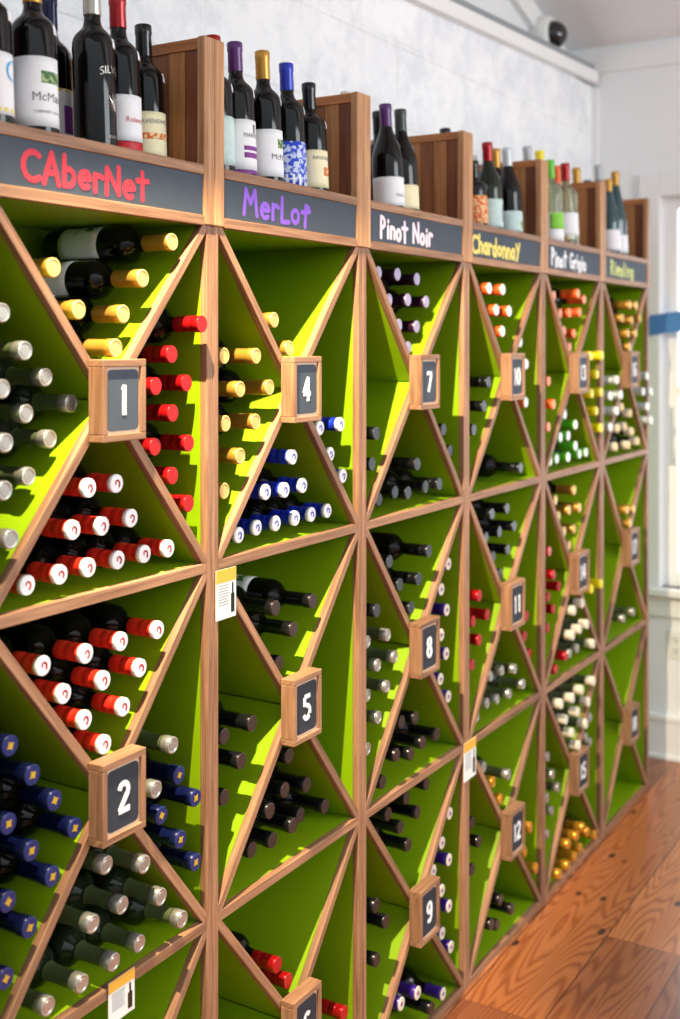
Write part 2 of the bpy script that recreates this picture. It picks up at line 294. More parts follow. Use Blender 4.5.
# outlet
oo = empty('wall_outlet', (XF, -.012, .50))
m = MB(); m.box((-.006, -.036, -.06), (-.0002, .036, .06), 'z'); bev(obj('cover_plate', m.mesh('cover_plate', M['socket']), oo), .002, 2)
for dz in (-.024, .024):
    m = MB(); m.box((-.009, -.017, dz - .017), (-.006, .017, dz + .017), 'z'); r_ = obj('receptacle', m.mesh('receptacle', M['socket']), oo); bev(r_, .002, 2)
    m = MB(); m.box((-.0095, -.009, dz - .002), (-.0088, -.006, dz + .009)); m.box((-.0095, .006, dz - .002), (-.0088, .009, dz + .009)); m.box((-.0095, -.003, dz - .012), (-.0088, .003, dz - .006))
    obj('slot', m.mesh('slot', M['slot']), r_)
tag(oo, 'white electrical outlet on the wall under the window', 'outlet')
# added unseen plates that keep lamp light off the header and walls
hl = empty('light_blocker', (1.13, -.27, 3.05))
m = MB(); m.box((-.14, .080, -.298), (1.05, .084, .09)); m.box((-.14, -.20, .09), (1.05, .084, .094)); obj('blocker_plates', m.mesh('blocker_plates', M['grey']), hl)
m = MB(); m.box((.12, -.20, -.20), (.124, .006, .089)); obj('blocker_end_flap', m.mesh('blocker_end_flap', M['grey']), hl)
m = MB(); m.lathe([(.006, .095), (.006, 1.25)], 12, center=(.3, 0)); obj('rod', m.mesh('rod', M['grey']), hl)
tag(hl, 'added unseen grey plates hung beside the lamp to block its light', 'light blocker')
# dome camera on the upper wall
dc = empty('security_camera', (4.70, YU, 3.115), (R(90), 0, 0))
m = MB(); m.lathe([(.080, -.029), (.083, .02), (.081, .044), (.072, .052)], 40); obj('housing', m.mesh('housing', M['socket']), dc)
m = MB(); m.lathe([(.060 * math.cos(t), .046 + .066 * math.sin(t)) for t in [R(a) for a in range(0, 90, 9)]] + [(.001, .112)], 32); obj('dome', m.mesh('dome', M['dome']), dc)
tag(dc, 'white security camera with a smoked dome high on the wall above the ledge', 'camera')
# ---------------------------------------------------------------- stroke lettering
def arc(cx, cy, rx, ry, a0, a1, n=9): return [(cx + rx * math.cos(R(a0 + (a1 - a0) * i / n)), cy + ry * math.sin(R(a0 + (a1 - a0) * i / n))) for i in range(n + 1)]
G = {
 'C': (.62, [arc(.38, .5, .34, .46, 50, 310)]), 'A': (.60, [[(.04, 0), (.3, 1)], [(.3, 1), (.56, 0)], [(.12, .36), (.5, .36)]]),
 'b': (.48, [[(.06, 1), (.06, .02)], arc(.22, .3, .2, .28, 120, -130)]), 'e': (.48, [[(.06, .32), (.42, .34)], arc(.25, .3, .2, .28, 10, 310)]),
 'r': (.36, [[(.06, .6), (.06, 0)], arc(.22, .4, .16, .18, 170, 40)]), 'N': (.62, [[(.06, 0), (.06, .92)], [(.06, .92), (.54, .05)], [(.54, .05), (.54, 1)]]),
 't': (.46, [[(.22, 1), (.24, 0)], [(.0, .68), (.46, .70)]]), 'M': (.72, [[(.04, 0), (.12, 1)], [(.12, 1), (.34, .45)], [(.34, .45), (.56, 1)], [(.56, 1), (.66, 0)]]),
 'L': (.46, [[(.08, 1), (.06, 0)], [(.06, 0), (.44, .02)]]), 'o': (.46, [arc(.22, .28, .18, .26, 0, 360, 14)]),
 'T': (.46, [[(.24, .86), (.20, -.05)], [(.02, .56), (.46, .64)], [(.24, .86), (.4, .8)]]), 'P': (.50, [[(.08, 0), (.08, 1)], arc(.1, .74, .3, .26, 90, -90)]),
 'i': (.20, [[(.1, 0), (.1, .52)], [(.1, .76), (.1, .80)]]), 'n': (.44, [[(.06, .56), (.06, 0)], arc(.22, .36, .16, .2, 170, 0) + [(.38, 0)]]),
 'h': (.44, [[(.06, 1), (.06, 0)], arc(.22, .36, .16, .2, 170, 0) + [(.38, 0)]]), 'a': (.46, [arc(.2, .28, .16, .27, 0, 360, 12), [(.38, .56), (.38, 0)]]),
 'd': (.46, [arc(.2, .28, .16, .27, 0, 360, 12), [(.38, 1), (.38, 0)]]), 'Y': (.5, [[(.04, .9), (.24, .45)], [(.46, .95), (.12, -.15)]]),
 'G': (.6, [arc(.34, .5, .28, .46, 55, 350), [(.62, .42), (.36, .42)]]), 'g': (.46, [arc(.2, .3, .16, .26, 0, 360, 12), [(.38, .56), (.38, -.1)], arc(.22, -.1, .16, .16, 0, -150)]),
 'R': (.52, [[(.08, 0), (.08, 1)], arc(.1, .74, .3, .26, 90, -90), [(.1, .48), (.46, 0)]]), 's': (.4, [arc(.2, .44, .15, .13, 40, 250) , arc(.2, .16, .16, .15, 90, -150)]),
 'l': (.2, [[(.1, 1), (.1, 0)]]), ' ': (.34, []),
 '1': (.30, [[(.18, 0), (.18, 1)], [(.10, .84), (.18, .92)]]), '2': (.52, [arc(.26, .72, .19, .24, 165, -20), [(.44, .62), (.08, .06)], [(.05, .04), (.50, .04)]]),
 '3': (.52, [arc(.24, .74, .19, .22, 150, -80), arc(.24, .28, .21, .25, 80, -150)]), '4': (.54, [[(.36, 0), (.36, 1)], [(.36, .98), (.06, .34)], [(.06, .30), (.52, .30)]]),
 '5': (.52, [[(.12, .96), (.46, .96)], [(.10, .92), (.10, .58)], arc(.24, .30, .21, .28, 100, -20), arc(.24, .30, .21, .28, -40, -150)]), '6': (.52, [arc(.26, .28, .19, .25, 0, 360, 14), [(.09, .3), (.12, .7)], arc(.28, .72, .18, .25, 180, 40)]),
 '7': (.50, [[(.06, .94), (.46, .94)], [(.44, .84), (.18, 0)]]), '8': (.52, [arc(.26, .75, .16, .20, -250, 80), arc(.26, .27, .19, .24, -255, 75)]),
 '9': (.52, [arc(.26, .72, .19, .25, 0, 360, 14), [(.45, .72), (.42, .3)], arc(.26, .28, .17, .25, 0, -140)]), '0': (.52, [arc(.26, .5, .19, .46, 100, 260), arc(.26, .5, .19, .46, -80, 80)]),
}
def strokes(text, width, height, th, depth=.0012, wob=0.0, square=False):
    """lettering in the xz plane facing -y, left bottom at the origin"""
    rnd = random.Random(text); tot = sum(G[c][0] + .10 for c in text) - .10; sx = width / tot; m = MB(); x = 0; cnt = 0
    for c in text:
        gw, st = G[c]; dz = rnd.uniform(-wob, wob) * height; sc_ = 1 + rnd.uniform(-wob, wob)
        for pl in st:
            pts = [((x + px) * sx, pz * height * sc_ + dz) for px, pz in pl]
            for a, b in zip(pts, pts[1:]):
                dx, dy = b[0] - a[0], b[1] - a[1]; l = math.hypot(dx, dy) or 1e-6; ux, uy = dx / l, dy / l; t = th / 2
                if square: q = [(a[0] - uy * t - ux * t * .2, a[1] + ux * t - uy * t * .2), (a[0] + uy * t - ux * t * .2, a[1] - ux * t - uy * t * .2), (b[0] + uy * t + ux * t * .2, b[1] - ux * t + uy * t * .2), (b[0] - uy * t + ux * t * .2, b[1] + ux * t + uy * t * .2)]
                else:
                    an = math.atan2(uy, ux)
                    q = [(a[0] + t * math.cos(an + math.pi / 2 + math.pi * i / 6), a[1] + t * math.sin(an + math.pi / 2 + math.pi * i / 6)) for i in range(7)] + [(b[0] + t * math.cos(an - math.pi / 2 + math.pi * i / 6), b[1] + t * math.sin(an - math.pi / 2 + math.pi * i / 6)) for i in range(7)]
                cnt += 1; m.prism(q, -depth - .00003 * (cnt % 17), 0, (1, 0))
        x += gw + .10
    return m
# ---------------------------------------------------------------- wine rack
X0 = 1.2336; W = .5805; DEP = .355; ED = .016; PW = .0187; T = .018
ZT = [EYE + .232, EYE - .441, EYE - 1.131]; ZB = [EYE - .421, EYE - 1.111, EYE - 1.781]
HT = EYE + .595; FP = .005
def clip(poly, x0, x1, z0, z1):
    for ax, lim, sg in ((0, x0, 1), (0, x1, -1), (1, z0, 1), (1, z1, -1)):
        out = []
        for i in range(len(poly)):
            a, b = poly[i], poly[(i + 1) % len(poly)]; fa, fb = sg * (a[ax] - lim), sg * (b[ax] - lim)
            if fa >= 0: out.append(a)
            if (fa >= 0) != (fb >= 0):
                t = fa / (fa - fb); out.append((a[0] + t * (b[0] - a[0]), a[1] + t * (b[1] - a[1])))
        poly = out
    return poly
def part(name, mb, mt, parent, b=.0012):
    o = obj(name, mb.mesh(name, mt), parent)
    if b: bev(o, b)
    return o
def make_unit():
    u = empty('wine_rack_unit', (X0, 0, 0))
    for s in (0, 1):
        xa = .0003 if s == 0 else W - PW; xb = PW if s == 0 else W - .0003
        m = MB(); m.box((xa, ED, 0), (xb, DEP, EYE + .25), 'z'); sp = part('side_panel', m, M['green'], u, 0)
        m = MB(); m.box((xa, 0, 0), (xb, ED, EYE + .231), 'z'); part('post_edging', m, M['wood'], sp)
        # header cheek: planked panel behind a thicker front stile
        xa2 = .0003 if s == 0 else W - .032; xb2 = .032 if s == 0 else W - .0003
        m = MB(); m.box((xa2, -FP, EYE + .2315), (xb2, .014, HT), 'z'); hc = part('header_stile', m, M['wood_head'], u, .002)
        xi = .024 if s == 0 else W - .024; xo = xa if s == 0 else xb
        m = MB(); m.box((min(xi, xo), .014, HT - .022), (max(xi, xo), DEP - .002, HT), 'y'); part('header_rail', m, M['wood_warm'], hc, .001)
        rn = random.Random(5); y = .014; i = 0
        groups = {0: MB(), 1: MB(), 2: MB()}
        pat = [2, 0, 1, 0, 2, 1, 0, 1, 0, 2, 1]
        while y < DEP - .006:
            w_ = min(.030 + .014 * rn.random(), DEP - .003 - y); xj = xi + (-.004 if s == 0 else .004) + (.0015 if i % 2 else 0) * (1 if s == 0 else -1)
            groups[pat[i % 11]].box((min(xj, xo), y, EYE + .251), (max(xj, xo), y + w_ - .0015, HT - .022), 'z'); y += w_; i += 1
        mm = MB()
        for gi, g in groups.items():
            for P_, ms in ((g, gi),):
                o_ = len(mm.v); mm.v += P_.v; mm.f += [[q + o_ for q in f] for f in P_.f]; mm.uv += P_.uv; mm.m += [ms] * len(P_.f); mm.sm += P_.sm
        part('header_cheek', mm, [M['slat_a'], M['slat_b'], M['slat_c']], u, .001)
    m = MB(); m.box((PW, DEP - .006, .02), (W - PW, DEP, EYE + .231)); part('back_panel', m, M['green'], u, 0)
    # shelves
    for j, (zt_, zb_) in enumerate(((EYE + .25, EYE + .232), (ZB[0], ZT[1]), (ZB[1], ZT[2]), (ZB[2], 0))):
        m = MB(); m.box((PW, ED, zb_), (W - PW, DEP - .006, zt_)); sh = part('top_board' if j == 0 else 'shelf', m, M['green'], u, 0)
        if j: m = MB(); m.box((PW, 0, zb_), (W - PW, ED, zt_ + .0004), 'x'); part('shelf_edging', m, M['wood'], sh)
    # header front: two rails with the slate between, sloping display shelf behind
    for z0_, z1_ in ((EYE + .230, EYE + .2495), (EYE + .327, EYE + .3465)):
        m = MB(); m.box((.0325, -FP, z0_), (W - .0325, .012, z1_), 'x'); part('sign_rail', m, M['wood'], u)
    m = MB(); P_ = [(.0145, EYE + .334 - math.tan(R(2.5)) * .0145), (DEP - .01, EYE + .334 - math.tan(R(2.5)) * DEP)]
    V = [(PW + .003, P_[0][0], P_[0][1]), (W - PW - .003, P_[0][0], P_[0][1]), (W - PW - .003, P_[1][0], P_[1][1]), (PW + .003, P_[1][0], P_[1][1])]
    V += [(a, b, c - .014) for a, b, c in V]
    # between the stiles in front, between the cheeks behind
    m.poly(V, [(0, 1, 2, 3), (7, 6, 5, 4), (0, 4, 5, 1), (1, 5, 6, 2), (2, 6, 7, 3), (3, 7, 4, 0)], [[(V[i][0], V[i][1]) for i in f] for f in [(0, 1, 2, 3), (7, 6, 5, 4), (0, 4, 5, 1), (1, 5, 6, 2), (2, 6, 7, 3), (3, 7, 4, 0)]])
    part('display_shelf', m, M['slat_a'], u, 0)
    # diagonal dividers
    for r in range(3):
        zt_, zb_ = ZT[r], ZB[r]; cx, cz = W / 2, (zt_ + zb_) / 2; hw = W / 2 - PW; hh = (zt_ - zb_) / 2
        for sx, sz in ((-1, 1), (1, 1), (-1, -1), (1, -1)):
            d = Vector((sx * hw, sz * hh)).normalized(); nn = Vector((-d.y, d.x)) * T / 2
            a = Vector((cx, cz)) + d * .0095; b = Vector((cx + sx * hw, cz + sz * hh)) + d * .05
            q = clip([tuple(a + nn), tuple(a - nn), tuple(b - nn), tuple(b + nn)], PW, W - PW, zb_, zt_)
            m = MB(); m.prism(q, ED, DEP - .007, tuple(d)); db = part('diagonal_board', m, M['green'], u, 0)
            m = MB(); m.prism(q, 0, ED, tuple(d)); part('board_edging', m, M['wood'], db)
    return u
def add_sign(u, text, mt, xa, xb, k):
    m = MB(); m.box((.033, -.001, EYE + .2505), (W - .033, .005, EYE + .3265), 'x'); sb = part('sign_board', m, M['slate'], u, 0)
    sb['label'] = 'slate sign board'
    L_ = strokes(text, xb - xa, .050, .0100 if k < 3 else .0105, .0005, .06)
    o = obj('chalk_lettering', L_.mesh('chalk_lettering', mt), sb, (xa, -.001, EYE + .262))
def add_box(u, n, r):
    cx, cz = W / 2, (ZT[r] + ZB[r]) / 2; hw, hh, fr = .055, .070, .0125
    m = MB(); y0, y1 = -.034, -.0004
    m.box((cx - hw, y0, cz - hh + fr), (cx - hw + fr, y1, cz + hh - fr), 'z'); m.box((cx + hw - fr, y0, cz - hh + fr), (cx + hw, y1, cz + hh - fr), 'z')
    m.box((cx - hw, y0, cz + hh - fr), (cx + hw, y1, cz + hh), 'x'); m.box((cx - hw, y0, cz - hh), (cx + hw, y1, cz - hh + fr), 'x')
    nb = part('number_box', m, M['wood'], u, .0012)
    m = MB(); m.box((cx - hw + fr, -.0285, cz - hh + fr), (cx + hw - fr, -.0245, cz + hh - fr)); part('backing', m, M['bare'], nb, 0)
    x, z = hw - fr - .003, hh - fr - .005; c = .010
    q = [(cx + sx_ * (x - c) + c * math.cos(R(a)), cz + sz_ * (z - c) + c * math.sin(R(a))) for sx_, sz_, a0 in ((1, 1, 0), (-1, 1, 90), (-1, -1, 180), (1, -1, 270)) for a in (a0, a0 + 30, a0 + 60, a0 + 90)]
    m = MB(); m.prism(q, -.0297, -.0285, (1, 0)); part('chalkboard', m, M['slate' if r == 0 else 'slate_dark'], nb, 0)
    t = str(n); wd = .030 if t in '234567890' else .014
    if n == 1: wd = .012
    if n >= 10: wd = .052
    g = strokes(t, wd, .050, .0095 if n < 10 else .009, .001, 0, True)
    obj('digit', g.mesh('digit', M['ch_white']), nb, (cx - wd / 2 + .001, -.0297, cz - .025))
def copy_tree(o, parent=None):
    c_ = o.copy(); C.objects.link(c_); c_.parent = parent
    for ch in list(o.children): copy_tree(ch, c_)
    return c_
unit0 = make_unit(); units = [unit0]
for k in range(1, 6):
    c_ = copy_tree(unit0); c_.location = (X0 + k * W, 0, 0); units.append(c_)
signs = [('CAberNet', 'ch_red', 0.0849, 0.3872), ('MerLoT', 'ch_violet', 0.0993, 0.3472), ('Pinot Noir', 'ch_pink', 0.0839, 0.3645), ('ChardonnaY', 'ch_yellow', 0.0331, 0.3811), ('Pinot Grigio', 'ch_white', 0.0680, 0.4008), ('Riesling', 'ch_lime', 0.0916, 0.3707)]
wname = ['a red CAberNet sign', 'a violet MerLoT sign', 'a pale pink Pinot Noir sign', 'a yellow Chardonnay sign', 'a white Pinot Grigio sign', 'a pale lime sign']
for k, u in enumerate(units):
    add_sign(u, signs[k][0], M[signs[k][1]], signs[k][2], signs[k][3], k)
    for r in range(3): add_box(u, 3 * k + r + 1, r)
    tag(u, 'wooden wine rack unit with green X dividers under %s' % wname[k], 'wine rack', 'wine rack units along the wall')
# ---------------------------------------------------------------- bottles
def bordeaux(h=.30, r=.0375):
    return [(.012, .006), (r * .8, 0), (r * .95, .003), (r, .010), (r, h * .62), (r * .985, h * .645), (r * .93, h * .67), (r * .83, h * .69), (r * .68, h * .71), (r * .53, h * .727), (r * .45, h * .745), (.0150, h * .77), (.0145, h * .80), (.0142, h * .955), (.0150, h * .96), (.0150, h * .992), (.0135, h)]
def burgundy(h=.295, r=.040):
    return [(.012, .006), (r * .8, 0), (r * .95, .003), (r, .010), (r, h * .50), (r * .985, h * .53), (r * .93, h * .57), (r * .82, h * .62), (r * .68, h * .67), (r * .54, h * .72), (r * .44, h * .765), (.0152, h * .81), (.0145, h * .86), (.0142, h * .955), (.0150, h * .96), (.0150, h * .992), (.0135, h)]
def flute(h=.335, r=.0375):
    return [(.012, .006), (r * .8, 0), (r * .95, .003), (r, .010), (r, h * .44), (r * .97, h * .49), (r * .88, h * .56), (r * .74, h * .64), (r * .58, h * .73), (r * .46, h * .81), (.0150, h * .86), (.0145, h * .955), (.0150, h * .96), (.0150, h * .992), (.0135, h)]
def rad(prof, z):
    for (r0, z0), (r1, z1) in zip(prof[1:], prof[2:]):
        if z0 <= z <= z1: return r0 + (r1 - r0) * (z - z0) / (z1 - z0 + 1e-9)
    return prof[-1][0]
def scr(h, ln=.062, bump=True, r=.0158):
    p = [(r * .98, h - ln), (r * 1.0, h - ln + .001)]
    if bump: p += [(r, h - ln * .62), (r * .95, h - ln * .60), (r, h - ln * .58), (r, h - .019), (r * .95, h - .0175), (r * 1.02, h - .016), (r * 1.02, h - .001)]
    else: p += [(r * .98, h - .02), (r * 1.05, h - .017), (r * 1.05, h - .001)]
    return p + [(r * .96, h + .0008)]
MC = {}
def mesh_of(key, fn):
    if key not in MC: MC[key] = fn()
    return MC[key]
def lathe_mesh(name, prof, mt, n=28):
    m = MB(); m.lathe(prof, n); return m.mesh(name, mt)
def disc_mesh(name, r, z0, z1, mt, ring=False):
    m = MB(); m.lathe([(r, z0), (r, z1 - .0008), (r * .94, z1)] + ([(r * .72, z1), (r * .70, z1 - .0008), (r * .62, z1 - .0008), (r * .60, z1)] if ring else []), 24); return m.mesh(name, mt)
def emblem_mesh(kind, z, mt):
    m = MB(); t = .0016
    if kind == 'star': pts = []; q = [((.0080 if i % 2 == 0 else .0045) * math.cos(R(45 * i + 22)), (.0080 if i % 2 == 0 else .0045) * math.sin(R(45 * i + 22))) for i in range(8)]; polys = [q]
    elif kind == 'dot': polys = [[(.0055 * math.cos(R(30 * i)), .0055 * math.sin(R(30 * i))) for i in range(12)]]
    else:
        pl = arc(.001, -.001, .0055, .0065, -60, 140, 7) + [(-.003, -.001)]; polys = []
        for i, (a, b) in enumerate(zip(pl, pl[1:])):
            dx, dy = b[0] - a[0], b[1] - a[1]; l = math.hypot(dx, dy); ux, uy = dx / l, dy / l; w_ = .0040 - .0002 * i
            polys.append([(a[0] - uy * w_ / 2 - ux * .0006, a[1] + ux * w_ / 2 - uy * .0006), (a[0] + uy * w_ / 2 - ux * .0006, a[1] - ux * w_ / 2 - uy * .0006), (b[0] + uy * w_ / 2 + ux * .0006, b[1] - ux * w_ / 2 + uy * .0006), (b[0] - uy * w_ / 2 + ux * .0006, b[1] + ux * w_ / 2 + uy * .0006)])
    for q in polys:
        n = len(q); P = [(x, y, z) for x, y in q] + [(x, y, z + .0005) for x, y in q]
        F = [tuple(range(n - 1, -1, -1)), tuple(range(n, 2 * n))] + [(i, (i + 1) % n, (i + 1) % n + n, i + n) for i in range(n)]
        m.poly(P, F, [[(0, 0)] * len(f) for f in F])
    return m.mesh('cap_emblem', mt)
KIND = {  # glass, capsule, cap end, emblem, capsule length, ridged, words
 'gold': ('wine_dark', 'gold', 'gold_end', 'ring', .062, False, 'gold-capped dark wine bottle'),
 'red': ('wine_dark', 'red', 'red_end', None, .060, True, 'red-capped dark wine bottle'),
 'redwhite': ('wine_dark', 'redskirt', 'whitecap', ('swirl', 'ink_red'), .062, True, 'white-topped bottle with red neck sleeve'),
 'bluewhite': ('wine_dark', 'blue', 'whitecap', ('swirl', 'ink_blue'), .060, True, 'white-topped bottle with blue neck sleeve'),
 'silvergreen': ('glass_olive_neck', 'silver', 'silver', 'ring', .011, False, 'silver-capped olive green wine bottle'),
 'silverring': ('glass_olive_neck', 'silver', 'silver', 'ring', .010, False, 'silver-capped dark green wine bottle'),
 'navy': ('wine_dark', 'navy', 'navy_end', ('star', 'goldink'), .066, False, 'navy-capped dark wine bottle'),
 'dark': ('wine_dark', 'black', 'darkend', None, .060, False, 'dark brown capped black wine bottle'),
 'black': ('wine_dark', 'black', 'black_end', None, .060, True, 'black-capped black wine bottle'),
 'plum': ('wine_dark', 'plum', 'plum_end', None, .060, False, 'plum-capped dark wine bottle'),
 'violetwhite': ('wine_dark', 'violet', 'cream', ('dot', 'ink_violet'), .050, False, 'white-topped bottle with violet neck sleeve'),
 'orangewhite': ('wine_dark', 'orange', 'whitecap', None, .060, False, 'white-topped bottle with orange neck sleeve'),
 'goldshiny': ('wine_green', 'goldshiny', 'goldshiny', 'ring', .062, False, 'shiny gold-capped wine bottle'),
 'orange': ('wine_green', 'orange', 'orange_end', None, .060, True, 'orange-capped wine bottle'),
 'yellow': ('wine_green', 'yellow', 'yellow', None, .060, False, 'yellow-capped wine bottle'),
 'greenwhite': ('glass_olive_neck', 'green_cap', 'whitecap', None, .055, False, 'white-topped bottle with green neck sleeve'),
 'cream': ('glass_olive_neck', 'cream', 'cream', None, .030, False, 'cream-capped olive green wine bottle'),
 'creamcork': ('wine_green', 'cream', 'gold_end', None, .030, False, 'cream-gold capped green wine bottle'),
 'silverwhite': ('wine_green', 'silverwhite', 'whitecap', None, .060, True, 'pearl-white capped wine bottle'),
}
def two_glass(prof, ma, mb, zn):
    m = MB(); m.lathe(prof, 32)
    m.m = [1 if min(m.v[i][2] for i in f) >= zn else 0 for f in m.f]
    return m.mesh('bottle', [ma, mb])
def make_lying(kind):
    gl, cp, en, emb, ln, bump, words = KIND[kind]; h = .30
    b = obj('wine_bottle', two_glass(bordeaux(r=.0368), M['wine_green'], M[gl], .2225) if gl == 'glass_olive_neck' else lathe_mesh('bottle', bordeaux(r=.0345 if kind in ('redwhite', 'bluewhite') else .0368), M[gl], 32))
    c_ = obj('capsule', lathe_mesh('capsule', scr(h, ln, bump, .0150 if ln < .02 else .0158), M[cp]), b)
    if en != cp or emb == 'ring': obj('cap_top', disc_mesh('cap_top', .0155 if ln < .02 else .0163, h - (.007 if en in ('whitecap', 'cream') else .0005), h + .0018, M[en], emb == 'ring'), c_)
    if isinstance(emb, tuple): obj('cap_emblem', emblem_mesh(emb[0], h + .0018, M[emb[1]]), c_)
    return b
def sticker(prof, a0, a1, z0, z1, off=.0005, n=10, nz=6, th=.0003):
    """curved patch that follows the bottle; angles from -y, positive towards +x"""
    m = MB(); P = []
    for lay in (off, off - th):
        for j in range(nz + 1):
            z = z0 + (z1 - z0) * j / nz; r = rad(prof, z) + lay
            for i in range(n + 1):
                a = R(a0 + (a1 - a0) * i / n); P.append((r * math.sin(a), -r * math.cos(a), z))
    F = []; k = (n + 1) * (nz + 1)
    for j in range(nz):
        for i in range(n): q = j * (n + 1) + i; F.append((q, q + 1, q + n + 2, q + n + 1)); F.append((k + q + n + 1, k + q + n + 2, k + q + 1, k + q))
    for i in range(n): F.append((i + 1, i, k + i, k + i + 1)); q = nz * (n + 1) + i; F.append((q, q + 1, k + q + 1, k + q))
    for j in range(nz): q = j * (n + 1); F.append((q, q + n + 1, k + q + n + 1, k + q)); q += n; F.append((q + n + 1, q, k + q, k + q + n + 1))
    m.poly(P, F, [[(0, 0)] * 4 for f in F], 0, True); return m
def merge(ms):     # list of (MB, material index)
    o = MB()
    for a, mi in ms:
        s = len(o.v); o.v += a.v; o.f += [[q + s for q in f] for f in a.f]; o.uv += a.uv; o.m += [mi] * len(a.f); o.sm += a.sm
    return o
def curved_text(prof, text, ac, zc, size, off=.0012, width=None, arch=0):
    cu = bpy.data.curves.new('t', 'FONT'); cu.body = text; cu.size = size; cu.align_x = 'CENTER'; cu.extrude = 0
    t = bpy.data.objects.new('t', cu); C.objects.link(t); bpy.context.view_layer.update()
    me = t.to_mesh(); m = MB(); P = []
    xs = [v.co.x for v in me.vertices]; sc_ = (width / (max(xs) - min(xs))) if width else 1
    for v in me.vertices:
        x = v.co.x * sc_; z = zc + v.co.y - arch * x * x; r = rad(prof, z) + off; a = R(ac) + x / r; P.append((r * math.sin(a), -r * math.cos(a), z))
    F = [tuple(p.vertices) for p in me.polygons]; m.poly(P, F, [[(0, 0)] * len(f) for f in F], 0)
    t.to_mesh_clear(); bpy.data.objects.remove(t); return m
